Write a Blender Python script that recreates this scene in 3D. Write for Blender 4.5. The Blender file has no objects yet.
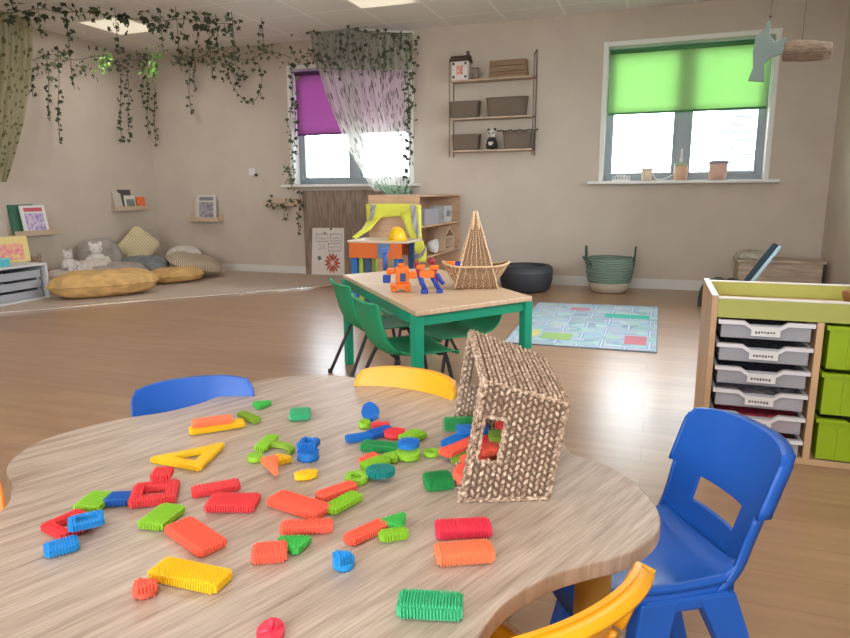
import bpy, math, random
from mathutils import Vector, Matrix
from math import sin, cos, pi, radians, atan2, sqrt, hypot
random.seed(7)
SC = bpy.context.scene
COL = SC.collection

# ---------------------------------------------------------------- camera model
F_PX, PITCH, YAW, ROLL = 640.88, .1965, .3432, .007
CP = Vector((0, 0, 1.0))
FW = Vector((-sin(YAW)*cos(PITCH), cos(YAW)*cos(PITCH), -sin(PITCH)))
RT = Vector((cos(YAW), sin(YAW), 0))
UP = RT.cross(FW)
def ray(px, py):
    u, w = px-425, 319-py
    u, w = u*cos(ROLL)+w*sin(ROLL), -u*sin(ROLL)+w*cos(ROLL)
    return FW*F_PX+RT*u+UP*w
def Z(px, py, z): d = ray(px, py); return CP+d*((z-1)/d.z)
def Y(px, py, y): d = ray(px, py); return CP+d*(y/d.y)
def X(px, py, x): d = ray(px, py); return CP+d*(x/d.x)

cam = bpy.data.cameras.new('camera'); co = bpy.data.objects.new('camera', cam); COL.objects.link(co)
r2 = RT*cos(ROLL)-UP*sin(ROLL); u2 = RT*sin(ROLL)+UP*cos(ROLL)
# image rolled by ROLL: u' = u cos - w sin
R = Matrix((r2, u2, -FW)).transposed()
co.matrix_world = Matrix.Translation(CP) @ R.to_4x4()
cam.sensor_fit = 'HORIZONTAL'; cam.sensor_width = 36; cam.lens = F_PX*36/850
cam.clip_start = .02
SC.camera = co

# ---------------------------------------------------------------- materials
def lin(c):
    return tuple(((v/255)/12.92 if v/255 <= .04045 else ((v/255+.055)/1.055)**2.4) for v in c)+(1,)
MATS = {}
def nt(name):
    m = bpy.data.materials.new(name); m.use_nodes = True
    n = m.node_tree.nodes; l = m.node_tree.links
    return m, n, l, n['Principled BSDF']
def pm(name, c, rough=.5, spec=.5, var=0, vscale=20, bump=0, bscale=60, stretch=None, metal=0, c2=None, emit=None, alpha=None, contrast=(.35, .65), coat=0, sheen=0):
    if name in MATS: return MATS[name]
    m, n, l, b = nt(name)
    b.inputs['Base Color'].default_value = lin(c)
    b.inputs['Roughness'].default_value = rough
    b.inputs['Specular IOR Level'].default_value = spec
    b.inputs['Metallic'].default_value = metal
    if coat: b.inputs['Coat Weight'].default_value = coat
    if sheen: b.inputs['Sheen Weight'].default_value = sheen
    if emit:
        b.inputs['Emission Color'].default_value = lin(emit[0]); b.inputs['Emission Strength'].default_value = emit[1]
    tc = n.new('ShaderNodeTexCoord'); mp = n.new('ShaderNodeMapping')
    l.new(tc.outputs['Object'], mp.inputs[0])
    if stretch: mp.inputs['Scale'].default_value = stretch
    if var or c2:
        no = n.new('ShaderNodeTexNoise'); no.inputs['Scale'].default_value = vscale; no.inputs['Detail'].default_value = 4
        l.new(mp.outputs[0], no.inputs['Vector'])
        cr = n.new('ShaderNodeValToRGB'); cr.color_ramp.elements[0].position = contrast[0]; cr.color_ramp.elements[1].position = contrast[1]
        if c2: a, d = c, c2
        else:
            a = tuple(max(0, v*(1-var)) for v in c); d = tuple(min(255, v*(1+var)) for v in c)
        cr.color_ramp.elements[0].color = lin(a); cr.color_ramp.elements[1].color = lin(d)
        l.new(no.outputs['Fac'], cr.inputs[0]); l.new(cr.outputs[0], b.inputs['Base Color'])
    if bump:
        n2 = n.new('ShaderNodeTexNoise'); n2.inputs['Scale'].default_value = bscale; n2.inputs['Detail'].default_value = 3
        l.new(mp.outputs[0], n2.inputs['Vector'])
        bp = n.new('ShaderNodeBump'); bp.inputs['Strength'].default_value = bump; bp.inputs['Distance'].default_value = .01
        l.new(n2.outputs['Fac'], bp.inputs['Height']); l.new(bp.outputs[0], b.inputs['Normal'])
    MATS[name] = m
    return m
def wave_mat(name, c1, c2, scale, direction='X', rough=.8, bump=.5, dist=2, coord='Object', rot=0, detail=2):
    if name in MATS: return MATS[name]
    m, n, l, b = nt(name)
    tc = n.new('ShaderNodeTexCoord'); mp = n.new('ShaderNodeMapping'); mp.inputs['Rotation'].default_value = (0, 0, rot)
    l.new(tc.outputs[coord], mp.inputs[0])
    w = n.new('ShaderNodeTexWave'); w.bands_direction = direction; w.inputs['Scale'].default_value = scale
    w.inputs['Distortion'].default_value = dist; w.inputs['Detail'].default_value = detail
    l.new(mp.outputs[0], w.inputs['Vector'])
    cr = n.new('ShaderNodeValToRGB'); cr.color_ramp.elements[0].color = lin(c1); cr.color_ramp.elements[1].color = lin(c2)
    l.new(w.outputs['Fac'], cr.inputs[0]); l.new(cr.outputs[0], b.inputs['Base Color'])
    bp = n.new('ShaderNodeBump'); bp.inputs['Strength'].default_value = bump; bp.inputs['Distance'].default_value = .006
    l.new(w.outputs['Fac'], bp.inputs['Height']); l.new(bp.outputs[0], b.inputs['Normal'])
    b.inputs['Roughness'].default_value = rough
    MATS[name] = m
    return m

# ---------------------------------------------------------------- mesh builder
class MB:
    def __init__(s): s.v = []; s.f = []; s.sm = []; s.uv = None; s.mi = []; s.cur = 0
    def add(s, vs, fs, smooth=False):
        k = len(s.v); s.v += [Vector(p) for p in vs]
        for f in fs: s.f.append([i+k for i in f]); s.sm.append(smooth); s.mi.append(s.cur)
        return s
    def box(s, c, size, rz=0, m=None, taper=1.0, rx=0, ry=0):
        hx, hy, hz = size[0]/2, size[1]/2, size[2]/2
        vs = []
        M = Matrix.Translation(c) @ Matrix.Rotation(rz, 4, 'Z') @ Matrix.Rotation(ry, 4, 'Y') @ Matrix.Rotation(rx, 4, 'X')
        if m is not None: M = m @ M
        for z in (-1, 1):
            t = taper if z > 0 else 1
            for x, y in ((-1, -1), (1, -1), (1, 1), (-1, 1)): vs.append(M @ Vector((x*hx*t, y*hy*t, z*hz)))
        return s.add(vs, [(3, 2, 1, 0), (4, 5, 6, 7), (0, 1, 5, 4), (1, 2, 6, 5), (2, 3, 7, 6), (3, 0, 4, 7)])
    def bb(s, x0, x1, y0, y1, z0, z1): return s.box(((x0+x1)/2, (y0+y1)/2, (z0+z1)/2), (abs(x1-x0), abs(y1-y0), abs(z1-z0)))
    def prism(s, poly, z0, z1, m=None, hole=None, smooth=False):
        n = len(poly)
        if hole is None:
            vs = [Vector((x, y, z0)) for x, y in poly]+[Vector((x, y, z1)) for x, y in poly]
            fs = [list(range(n))[::-1], list(range(n, 2*n))]
            sd = [(i, (i+1) % n, n+(i+1) % n, n+i) for i in range(n)]
            if m is not None: vs = [m @ v for v in vs]
            k = len(s.v); s.add(vs, fs)
            for f in sd: s.f.append([i+k for i in f]); s.sm.append(smooth); s.mi.append(s.cur)
            return s
        vs = []
        for z in (z0, z1):
            vs += [Vector((x, y, z)) for x, y in poly]; vs += [Vector((x, y, z)) for x, y in hole]
        fs = []
        for i in range(n):
            j = (i+1) % n
            fs += [(i, n+i, n+j, j), (2*n+i, 2*n+j, 3*n+j, 3*n+i), (i, j, 2*n+j, 2*n+i), (n+i, 3*n+i, 3*n+j, n+j)]
        if m is not None: vs = [m @ v for v in vs]
        return s.add(vs, fs)
    def tube(s, pts, r, n=8, cap=True, r2=None, closed=False):
        pts = [Vector(p) for p in pts]; vs = []; fs = []
        N = len(pts); prev = None
        for i, p in enumerate(pts):
            if closed: d = pts[(i+1) % N]-pts[i-1]
            else: d = pts[min(i+1, N-1)]-pts[max(i-1, 0)]
            if d.length < 1e-9: d = Vector((0, 0, 1))
            d.normalize()
            if prev is None:
                a = Vector((0, 0, 1)) if abs(d.z) < .9 else Vector((1, 0, 0))
                u = d.cross(a).normalized()
            else: u = (prev-d*prev.dot(d)).normalized()
            prev = u; w = d.cross(u)
            rr = r(i/(N-1)) if callable(r) else (r if r2 is None else r+(r2-r)*i/(N-1))
            for k in range(n):
                a = 2*pi*k/n; vs.append(p+(u*cos(a)+w*sin(a))*rr)
        for i in range(N if closed else N-1):
            i2 = (i+1) % N
            for k in range(n):
                k2 = (k+1) % n; fs.append((i*n+k, i*n+k2, i2*n+k2, i2*n+k))
        if cap and not closed: fs += [list(range(n))[::-1], list(range((N-1)*n, N*n))]
        return s.add(vs, fs, True)
    def lathe(s, prof, n=24, c=(0, 0, 0), sx=1, sy=1, smooth=True, m=None, cap=True):
        vs = []; fs = []
        for r, z in prof:
            for k in range(n):
                a = 2*pi*k/n; v = Vector((c[0]+r*sx*cos(a), c[1]+r*sy*sin(a), c[2]+z)); vs.append(m @ v if m is not None else v)
        for i in range(len(prof)-1):
            for k in range(n):
                k2 = (k+1) % n; fs.append((i*n+k, i*n+k2, (i+1)*n+k2, (i+1)*n+k))
        if cap: fs += [list(range(n))[::-1], list(range((len(prof)-1)*n, len(prof)*n))]
        return s.add(vs, fs, smooth)
    def grid(s, fn, nu, nv, th=0, wrap=False, smooth=True, uv=False):
        """fn(u,v)->point ; th thickness along normal (rim closed)"""
        P = [[Vector(fn(i/nu, j/nv)) for j in range(nv+1)] for i in range(nu+1)]
        k0 = len(s.v)
        vs = [p for row in P for p in row]
        idx = lambda i, j: i*(nv+1)+j
        fs = [(idx(i, j), idx(i+1, j), idx(i+1, j+1), idx(i, j+1)) for i in range(nu) for j in range(nv)]
        if th:
            nv2 = []
            for i in range(nu+1):
                for j in range(nv+1):
                    if wrap:
                        du = P[(i+1) % nu][j]-P[(i-1) % nu][j]
                    else: du = P[min(i+1, nu)][j]-P[max(i-1, 0)][j]
                    dv = P[i][min(j+1, nv)]-P[i][max(j-1, 0)]
                    nn = du.cross(dv)
                    nn = nn.normalized() if nn.length > 1e-12 else Vector((0, 0, 1))
                    nv2.append(P[i][j]-nn*th)
            m = len(vs); vs += nv2
            fs += [tuple(x+m for x in f[::-1]) for f in fs]
            if not wrap:
                for j in range(nv): fs += [(idx(0, j), idx(0, j+1), idx(0, j+1)+m, idx(0, j)+m), (idx(nu, j+1), idx(nu, j), idx(nu, j)+m, idx(nu, j+1)+m)]
            for i in range(nu): fs += [(idx(i+1, 0), idx(i, 0), idx(i, 0)+m, idx(i+1, 0)+m), (idx(i, nv), idx(i+1, nv), idx(i+1, nv)+m, idx(i, nv)+m)]
        s.add(vs, fs, smooth)
        if uv:
            s.uv = s.uv or {}
            for i in range(nu+1):
                for j in range(nv+1): s.uv[k0+idx(i, j)] = (i/nu, j/nv)
        return s
    def build(s, name, mat, parent=None, world=False, bevel=0, loc=None, merge=False, seg=2):
        if world and parent is not None:
            inv = parent.matrix_basis.inverted(); s.v = [inv @ v for v in s.v]
        me = bpy.data.meshes.new(name)
        me.from_pydata([tuple(v) for v in s.v], [], s.f)
        me.polygons.foreach_set('use_smooth', s.sm)
        for m in (mat if isinstance(mat, (list, tuple)) else [mat]): me.materials.append(m)
        if isinstance(mat, (list, tuple)): me.polygons.foreach_set('material_index', s.mi)
        if s.uv:
            uvl = me.uv_layers.new(name='UVMap')
            for lp in me.loops: uvl.data[lp.index].uv = s.uv.get(lp.vertex_index, (0, 0))
        me.update()
        o = bpy.data.objects.new(name, me); COL.objects.link(o)
        if parent is not None: o.parent = parent
        if loc is not None: o.location = loc
        if bevel:
            b = o.modifiers.new('bevel', 'BEVEL'); b.width = bevel; b.segments = seg; b.limit_method = 'ANGLE'; b.angle_limit = radians(40)
            b.harden_normals = False
        return o
def thing(name, label, cat, loc=(0, 0, 0), rz=0, group=None, rot=None):
    o = bpy.data.objects.new(name, None); COL.objects.link(o)
    o.location = loc; o.rotation_euler = rot if rot else (0, 0, rz)
    o['label'] = label; o['category'] = cat
    if group: o['group'] = group
    o.empty_display_size = .05
    # refresh matrix_basis
    return o
def tag(o, label, cat, group=None):
    o['label'] = label; o['category'] = cat
    if group: o['group'] = group
    return o
def struct(o): o['kind'] = 'structure'; return o
def dup(root, loc=None, rz=None, label=None, rot=None):
    r = root.copy(); COL.objects.link(r)
    if loc is not None: r.location = loc
    if rz is not None: r.rotation_euler = (0, 0, rz)
    if rot is not None: r.rotation_euler = rot
    if label: r['label'] = label
    for ch in list(root.children):
        c = ch.copy(); COL.objects.link(c); c.parent = r
        for g in list(ch.children):
            d = g.copy(); COL.objects.link(d); d.parent = c
    return r
def smooth_closed(pts, n=6):
    out = []; N = len(pts)
    for i in range(N):
        p0, p1, p2, p3 = [Vector(pts[(i+k) % N]) for k in (-1, 0, 1, 2)]
        for k in range(n):
            t = k/n
            out.append(tuple(.5*((2*p1)+(p2-p0)*t+(2*p0-5*p1+4*p2-p3)*t*t+(3*p1-p0-3*p2+p3)*t**3)))
    return out
def smooth_open(pts, n=6):
    P = [Vector(p) for p in pts]; P = [P[0]*2-P[1]]+P+[P[-1]*2-P[-2]]; out = []
    for i in range(1, len(P)-2):
        p0, p1, p2, p3 = P[i-1:i+3]
        for k in range(n):
            t = k/n
            out.append(.5*((2*p1)+(p2-p0)*t+(2*p0-5*p1+4*p2-p3)*t*t+(3*p1-p0-3*p2+p3)*t**3))
    out.append(P[-2]); return out
def rrect(w, d, r, n=4):
    pts = []
    for cx, cy, a0 in ((w/2-r, d/2-r, 0), (-w/2+r, d/2-r, pi/2), (-w/2+r, -d/2+r, pi), (w/2-r, -d/2+r, 3*pi/2)):
        for k in range(n+1):
            a = a0+pi/2*k/n; pts.append((cx+r*cos(a), cy+r*sin(a)))
    return pts

# ================================================================ SETTING
XL, XR, YB, YF, H = -6.27, 1.49, 6.96, -3.2, 2.72
# --- floor material: wood-look vinyl
def floor_mat():
    m, n, l, b = nt('wood_vinyl')
    tc = n.new('ShaderNodeTexCoord'); mp = n.new('ShaderNodeMapping'); mp.inputs['Rotation'].default_value = (0, 0, radians(0))
    l.new(tc.outputs['Object'], mp.inputs[0])
    br = n.new('ShaderNodeTexBrick'); br.offset = .37; br.inputs['Scale'].default_value = 1
    br.inputs['Brick Width'].default_value = 1.2; br.inputs['Row Height'].default_value = .16; br.inputs['Mortar Size'].default_value = .0015
    br.inputs['Color1'].default_value = lin((174, 140, 110)); br.inputs['Color2'].default_value = lin((163, 129, 101)); br.inputs['Mortar'].default_value = lin((150, 116, 89))
    l.new(mp.outputs[0], br.inputs['Vector'])
    mp2 = n.new('ShaderNodeMapping'); mp2.inputs['Scale'].default_value = (1.0, 9, 1); l.new(mp.outputs[0], mp2.inputs[0])
    no = n.new('ShaderNodeTexNoise'); no.inputs['Scale'].default_value = 2.2; no.inputs['Detail'].default_value = 6; no.inputs['Roughness'].default_value = .6
    l.new(mp2.outputs[0], no.inputs['Vector'])
    cr = n.new('ShaderNodeValToRGB'); cr.color_ramp.elements[0].position = .3; cr.color_ramp.elements[1].position = .75
    cr.color_ramp.elements[0].color = (.80, .78, .76, 1); cr.color_ramp.elements[1].color = (1.06, 1.06, 1.06, 1)
    l.new(no.outputs['Fac'], cr.inputs[0])
    mx = n.new('ShaderNodeMixRGB'); mx.blend_type = 'MULTIPLY'; mx.inputs['Fac'].default_value = 1
    l.new(br.outputs['Color'], mx.inputs['Color1']); l.new(cr.outputs[0], mx.inputs['Color2'])
    l.new(mx.outputs[0], b.inputs['Base Color'])
    b.inputs['Roughness'].default_value = .30; b.inputs['Specular IOR Level'].default_value = .6
    return m
def table_mat():
    m, n, l, b = nt('sonoma_oak_laminate')
    tc = n.new('ShaderNodeTexCoord'); mp = n.new('ShaderNodeMapping'); mp.inputs['Rotation'].default_value = (0, 0, -radians(67))
    l.new(tc.outputs['Object'], mp.inputs[0])
    mp2 = n.new('ShaderNodeMapping'); mp2.inputs['Scale'].default_value = (1.0, 14, 1); l.new(mp.outputs[0], mp2.inputs[0])
    wv = n.new('ShaderNodeTexWave'); wv.bands_direction = 'Y'; wv.inputs['Scale'].default_value = 5.5; wv.inputs['Distortion'].default_value = 16
    wv.inputs['Detail'].default_value = 3; wv.inputs['Detail Scale'].default_value = .9
    mp3 = n.new('ShaderNodeMapping'); mp3.inputs['Scale'].default_value = (.55, 1.6, 1); l.new(mp.outputs[0], mp3.inputs[0])
    l.new(mp3.outputs[0], wv.inputs['Vector'])
    no = n.new('ShaderNodeTexNoise'); no.inputs['Scale'].default_value = 5; no.inputs['Detail'].default_value = 7; no.inputs['Roughness'].default_value = .65
    l.new(mp2.outputs[0], no.inputs['Vector'])
    mp4 = n.new('ShaderNodeMapping'); mp4.inputs['Scale'].default_value = (6, 160, 1); l.new(mp.outputs[0], mp4.inputs[0])
    fi = n.new('ShaderNodeTexNoise'); fi.inputs['Scale'].default_value = 2; fi.inputs['Detail'].default_value = 4; l.new(mp4.outputs[0], fi.inputs['Vector'])
    cr = n.new('ShaderNodeValToRGB'); e = cr.color_ramp.elements
    e[0].position = .28; e[0].color = lin((158, 139, 124)); e[1].position = .72; e[1].color = lin((199, 183, 168))
    k = e.new(.47); k.color = lin((182, 164, 148))
    l.new(no.outputs['Fac'], cr.inputs[0])
    c2 = n.new('ShaderNodeValToRGB'); c2.color_ramp.elements[0].color = (.80, .77, .74, 1); c2.color_ramp.elements[1].color = (1.04, 1.04, 1.04, 1); c2.color_ramp.elements[1].position = .5
    l.new(wv.outputs['Fac'], c2.inputs[0])
    c3 = n.new('ShaderNodeValToRGB'); c3.color_ramp.elements[0].color = (.84, .82, .80, 1); c3.color_ramp.elements[1].color = (1.08, 1.08, 1.08, 1); c3.color_ramp.elements[0].position = .35; c3.color_ramp.elements[1].position = .6
    l.new(fi.outputs['Fac'], c3.inputs[0])
    m1 = n.new('ShaderNodeMixRGB'); m1.blend_type = 'MULTIPLY'; m1.inputs['Fac'].default_value = .55
    m2 = n.new('ShaderNodeMixRGB'); m2.blend_type = 'MULTIPLY'; m2.inputs['Fac'].default_value = 1
    l.new(cr.outputs[0], m1.inputs['Color1']); l.new(c2.outputs[0], m1.inputs['Color2'])
    l.new(m1.outputs[0], m2.inputs['Color1']); l.new(c3.outputs[0], m2.inputs['Color2']); l.new(m2.outputs[0], b.inputs['Base Color'])
    b.inputs['Roughness'].default_value = .36; b.inputs['Specular IOR Level'].default_value = .6
    bp = n.new('ShaderNodeBump'); bp.inputs['Strength'].default_value = .25; bp.inputs['Distance'].default_value = .002
    l.new(fi.outputs['Fac'], bp.inputs['Height']); l.new(bp.outputs[0], b.inputs['Normal'])
    return m
def ceiling_mat():
    m, n, l, b = nt('ceiling_tiles')
    tc = n.new('ShaderNodeTexCoord'); mp = n.new('ShaderNodeMapping'); mp.inputs['Location'].default_value = (-(-2.77+.6*0), 0, 0)
    l.new(tc.outputs['Object'], mp.inputs[0])
    br = n.new('ShaderNodeTexBrick'); br.offset = 0; br.inputs['Scale'].default_value = 1; br.inputs['Brick Width'].default_value = .6; br.inputs['Row Height'].default_value = .6
    br.inputs['Mortar Size'].default_value = .012; br.inputs['Mortar Smooth'].default_value = .1
    br.inputs['Color1'].default_value = lin((232, 229, 225)); br.inputs['Color2'].default_value = lin((229, 226, 222)); br.inputs['Mortar'].default_value = lin((246, 244, 240))
    l.new(mp.outputs[0], br.inputs['Vector']); l.new(br.outputs['Color'], b.inputs['Base Color']); b.inputs['Roughness'].default_value = .9
    return m
wall_m = pm('wall_paint', (197, 184, 169), .85, .2, var=.015, vscale=3)
white_m = pm('white_gloss_paint', (222, 219, 213), .35)
reveal_m = pm('window_reveal_paint', (226, 224, 218), .6)

fl = MB().bb(XL-.2, XR+.2, YF-.2, YB+.3, -.1, 0).build('floor', floor_mat()); struct(fl)
struct(MB().bb(XL-.2, XR+.2, YF-.2, YB+.3, H, H+.1).build('ceiling', ceiling_mat()))
W2 = (-.55, .95, 1.09, 2.40); W1 = (-4.16, -2.64, 1.09, 2.42)
def wall_with_openings(name, axis, p0, p1, a0, a1, ops):
    mb = MB()
    def bx(u0, u1, z0, z1):
        if u1-u0 < 1e-4: return
        if axis == 'x': mb.bb(u0, u1, p0, p1, z0, z1)
        else: mb.bb(p0, p1, u0, u1, z0, z1)
    u = a0
    for (o0, o1, z0, z1) in sorted(ops):
        bx(u, o0, 0, H); bx(o0, o1, 0, z0) if z0 > 0 else None; bx(o0, o1, z1, H); u = o1
    bx(u, a1, 0, H)
    return struct(mb.build(name, wall_m))
wall_with_openings('wall_back', 'x', YB, YB+.3, XL-.2, XR+.2, [W1, W2])
SW = [(-3.6, -1.8, .9, 2.4), (-1.2, .9, .9, 2.4)]  # unseen windows, added and sized for their daylight on the table
wall_with_openings('wall_front', 'x', YF-.2, YF, XL-.2, XR+.2, SW)
wall_with_openings('wall_left', 'y', XL-.2, XL, YF, YB, [])
EW = [(2.9, 5.2, .8, 2.3)]  # unseen window, placed and sized to light the far half
wall_with_openings('wall_right', 'y', XR, XR+.2, YF, YB, EW)
# skirting boards
sk = pm('skirting_paint', (214, 210, 203), .4)
def skirt(name, a, b, horizontal, w):
    mb = MB()
    if horizontal: mb.bb(a, b, w-.018, w, 0, .085); mb.bb(a, b, w-.012, w, .085, .1)
    else: mb.bb(w, w+.018, a, b, 0, .085); mb.bb(w, w+.012, a, b, .085, .1)
    struct(mb.build(name, sk))
skirt('baseboard_back', XL, XR, True, YB)
skirt('baseboard_left', YF, YB-.02, False, XL)
skirt('baseboard_right', YF, YB-.02, False, XR-.018)

# glass
def glass_mat():
    m, n, l, b = nt('window_glass'); n.remove(b)
    tr = n.new('ShaderNodeBsdfTransparent'); gl = n.new('ShaderNodeBsdfGlossy'); gl.inputs['Roughness'].default_value = .02
    fr = n.new('ShaderNodeFresnel'); fr.inputs['IOR'].default_value = 1.3; mx = n.new('ShaderNodeMixShader')
    l.new(fr.outputs[0], mx.inputs[0]); l.new(tr.outputs[0], mx.inputs[1]); l.new(gl.outputs[0], mx.inputs[2])
    l.new(mx.outputs[0], n['Material Output'].inputs[0]); return m
GLASS = glass_mat()
def cloth_translucent(name, c, t=.6, rough=.8):
    m, n, l, b = nt(name); n.remove(b)
    d = n.new('ShaderNodeBsdfDiffuse'); d.inputs[0].default_value = lin(c)
    tl = n.new('ShaderNodeBsdfTranslucent'); tl.inputs[0].default_value = lin(c); mx = n.new('ShaderNodeMixShader'); mx.inputs[0].default_value = t
    l.new(d.outputs[0], mx.inputs[1]); l.new(tl.outputs[0], mx.inputs[2]); l.new(mx.outputs[0], n['Material Output'].inputs[0]); return m
frame_m = pm('window_frame_grey', (150, 160, 166), .4)
def window(n_, W, y0, axis='x', cols=2, frame=frame_m):
    x0, x1, z0, z1 = W
    mb = MB(); t = .055
    def bx(a, b, c, d, dy=.035):
        if axis == 'x': mb.bb(a, b, y0-dy, y0+dy, c, d)
        else: mb.bb(y0-dy, y0+dy, a, b, c, d)
    bx(x0, x1, z0, z0+t); bx(x0, x1, z1-t, z1); bx(x0, x0+t, z0+t, z1-t); bx(x1-t, x1, z0+t, z1-t)
    for k in range(1, cols):
        xm = x0+(x1-x0)*k/cols; bx(xm-.06, xm+.06, z0+t, z1-t)
    for k in range(cols):   # sashes
        a = x0+(x1-x0)*k/cols+(t if k == 0 else .06); b = x0+(x1-x0)*(k+1)/cols-(t if k == cols-1 else .06)
        s = .03
        bx(a, b, z0+t, z0+t+s, .025); bx(a, b, z1-t-s, z1-t, .025); bx(a, a+s, z0+t+s, z1-t-s, .025); bx(b-s, b, z0+t+s, z1-t-s, .025)
    w = struct(mb.build('window_%d' % n_, frame, bevel=.003, seg=1))
    g = MB()
    if axis == 'x': g.bb(x0+t, x1-t, y0-.003, y0+.003, z0+t, z1-t)
    else: g.bb(y0-.003, y0+.003, x0+t, x1-t, z0+t, z1-t)
    g.build('window_glass', GLASS, w)
    return w
w1 = window(1, W1, YB+.17); w2 = window(2, W2, YB+.17)
MB().bb(.19, .22, YB+.1, YB+.14, 1.27, 1.31).bb(.195, .215, YB+.09, YB+.105, 1.29, 1.40).build('window_handle', white_m, w2)
window(3, SW[0], YF-.1); window(4, SW[1], YF-.1); window(5, EW[0], XR+.1, 'y', 3)  # frames for the added out-of-view daylight openings
# trim: white linings + sills
def lining(n_, W):
    x0, x1, z0, z1 = W; mb = MB(); t = .012; e = .035
    mb.bb(x0-e, x0+t, YB-.012, YB+.13, z0, z1+e); mb.bb(x1-t, x1+e, YB-.012, YB+.13, z0, z1+e); mb.bb(x0+t, x1-t, YB-.012, YB+.13, z1-t, z1+e)
    struct(mb.build('trim_%d' % n_, reveal_m, bevel=.004, seg=1))
    struct(MB().bb(x0-.13, x1+.12, YB-.1, YB+.13, z0-.03, z0).build('trim_%d' % (n_+2), white_m, bevel=.006))
lining(1, W1); lining(2, W2)

# outside: neighbouring building with lap boards and ground
clad = pm('white_cladding', (150, 152, 160), .7)
mb = MB(); mb.bb(.95, 6, 13, 14, 0, 4)
for k in range(30): mb.box((3.47, 12.96, .1+k*.13), (5.1, .09, .085))
hb = tag(mb.build('clad_building', clad), 'white lap-boarded building seen through the right-hand pane of the green-blind window', 'building')
struct(MB().bb(-40, 40, -40, 40, -.3, -.12).build('ground', pm('pale_bounce_ground', (190, 188, 182), .9)))  # unseen ground, added pale to bounce daylight

# carpet area and strip
cp = [(XL+.02, 2.70), (-5.264, 3.873), (-4.417, 4.84), (-3.605, 5.75), (-2.56, 6.93), (XL+.02, 6.93)]
carpet_m = pm('beige_carpet', (190, 172, 156), .95, .1, var=.05, vscale=60, bump=.4, bscale=300)
cpt = tag(MB().prism(cp, 0.0, .012).build('carpet', carpet_m), 'pale beige carpet covering the reading corner floor', 'carpet')
d = Vector((cp[4][0]-cp[0][0], cp[4][1]-cp[0][1], 0)); L_ = d.length; dn = d.normalized()
mb = MB().box(((cp[0][0]+cp[4][0])/2+.012, (cp[0][1]+cp[4][1])/2-.012, .008), (L_, .035, .016), atan2(d.y, d.x))
tag(mb.build('edge_strip', pm('brushed_aluminium', (245, 243, 240), .22, metal=1), bevel=.004), 'bright metal strip edging the beige carpet', 'floor strip')

# ---------------------------------------------------------------- ceiling lights
dif_off = pm('light_diffuser', (238, 230, 205), .5, emit=((255, 244, 220), .45))
lf_m = pm('light_frame', (240, 238, 232), .4)
def ceil_light(x, y, label, power=0):
    t = thing('ceiling_light', label, 'ceiling light', (x, y, H-.012), 0, 'square ceiling lights')
    f = MB().prism([(-.3, -.3), (.3, -.3), (.3, .3), (-.3, .3)], -.006, .01, hole=[(-.275, -.275), (.275, -.275), (.275, .275), (-.275, .275)])
    f.build('frame', lf_m, t); MB().bb(-.275, .275, -.275, .275, .0, .009).build('diffuser', dif_off, t)
    if power:
        ld = bpy.data.lights.new('panel_lamp', 'AREA'); ld.shape = 'SQUARE'; ld.size = .54; ld.energy = power; ld.color = (1, .965, .93)
        lo = bpy.data.objects.new('panel_lamp', ld); COL.objects.link(lo); lo.location = (x, y, H-.03)
ceil_light(-2.47, 5.68, 'cream square ceiling light at the top edge beyond the leafy window drape', 3)
ceil_light(-5.36, 5.66, 'square ceiling light showing through the ivy in the reading corner', 7)
for (x, y, p) in ((-2.47, 2.68, 8), (-5.36, 1.8, 10), (.3, 2.68, 12), (-2.47, -.6, 18), (.3, -.6, 26), (-5.36, -1.2, 10)):  # unseen panels, added to brighten the room
    ceil_light(x, y, 'added cream square ceiling light, out of view, brightening the room', p)

# ---------------------------------------------------------------- blinds
def blind(W, zb, mat, label, barmat, x0o=.03, x1o=.03):
    x0, x1, z0, z1 = W; x0 += x0o; x1 -= x1o
    t = thing('roller_blind', label, 'blind', ((x0+x1)/2, YB+.08, zb)); w = x1-x0
    h = z1-.02-zb
    MB().grid(lambda u, v: (-w/2+w*u, .003*sin(u*9), .02+(h-.04)*v), 16, 8, th=.0015).build('fabric', mat, t)
    MB().tube([(-w/2, 0, h-.03), (w/2, 0, h-.03)], .022, 14).build('roller', barmat, t)
    MB().bb(-w/2, w/2, -.006, .006, 0, .022).build('bottom_bar', barmat, t, bevel=.003)
blind(W2, 1.745, cloth_translucent('green_blind_fabric', (188, 224, 166), .42), 'bright green roller blind half down over the right window', pm('green_bar', (70, 130, 80), .6))
blind(W1, 1.665, cloth_translucent('purple_blind_fabric', (184, 118, 176), .32), 'purple roller blind half down behind the leafy sheer curtain', pm('purple_bar', (92, 48, 100), .6))

# ================================================================ MAIN TABLE
OUT = [(-.909, .626), (-.929, .657), (-.955, .68), (-.983, .702), (-1.013, .719), (-1.042, .739), (-1.068, .767), (-1.09, .809), (-1.102, .85), (-1.099, .888), (-1.085, .93), (-1.066, .977), (-1.03, 1.025),
       (-.988, 1.07), (-.957, 1.137), (-.947, 1.207), (-.943, 1.276), (-.934, 1.325), (-.905, 1.374), (-.85, 1.412), (-.79, 1.44), (-.74, 1.448), (-.69, 1.432), (-.63, 1.405), (-.57, 1.402), (-.51, 1.42), (-.444, 1.458), (-.38, 1.48), (-.30, 1.478), (-.22, 1.43), (-.17, 1.35), (-.155, 1.25), (-.14, 1.17),
       (-.115, 1.12), (-.067, 1.10), (-.015, 1.05), (.017, .989), (.032, .934), (.029, .888), (.012, .847), (-.012, .81), (-.05, .777), (-.085, .745), (-.109, .714), (-.131, .677), (-.145, .64), (-.152, .597), (-.15, .54), (-.13, .47), (-.135, .39), (-.18, .31), (-.26, .26), (-.35, .25), (-.42, .28), (-.49, .30), (-.56, .28), (-.63, .22), (-.72, .19), (-.82, .20), (-.90, .26), (-.94, .35), (-.95, .44), (-.93, .53), (-.905, .59)]
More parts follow.
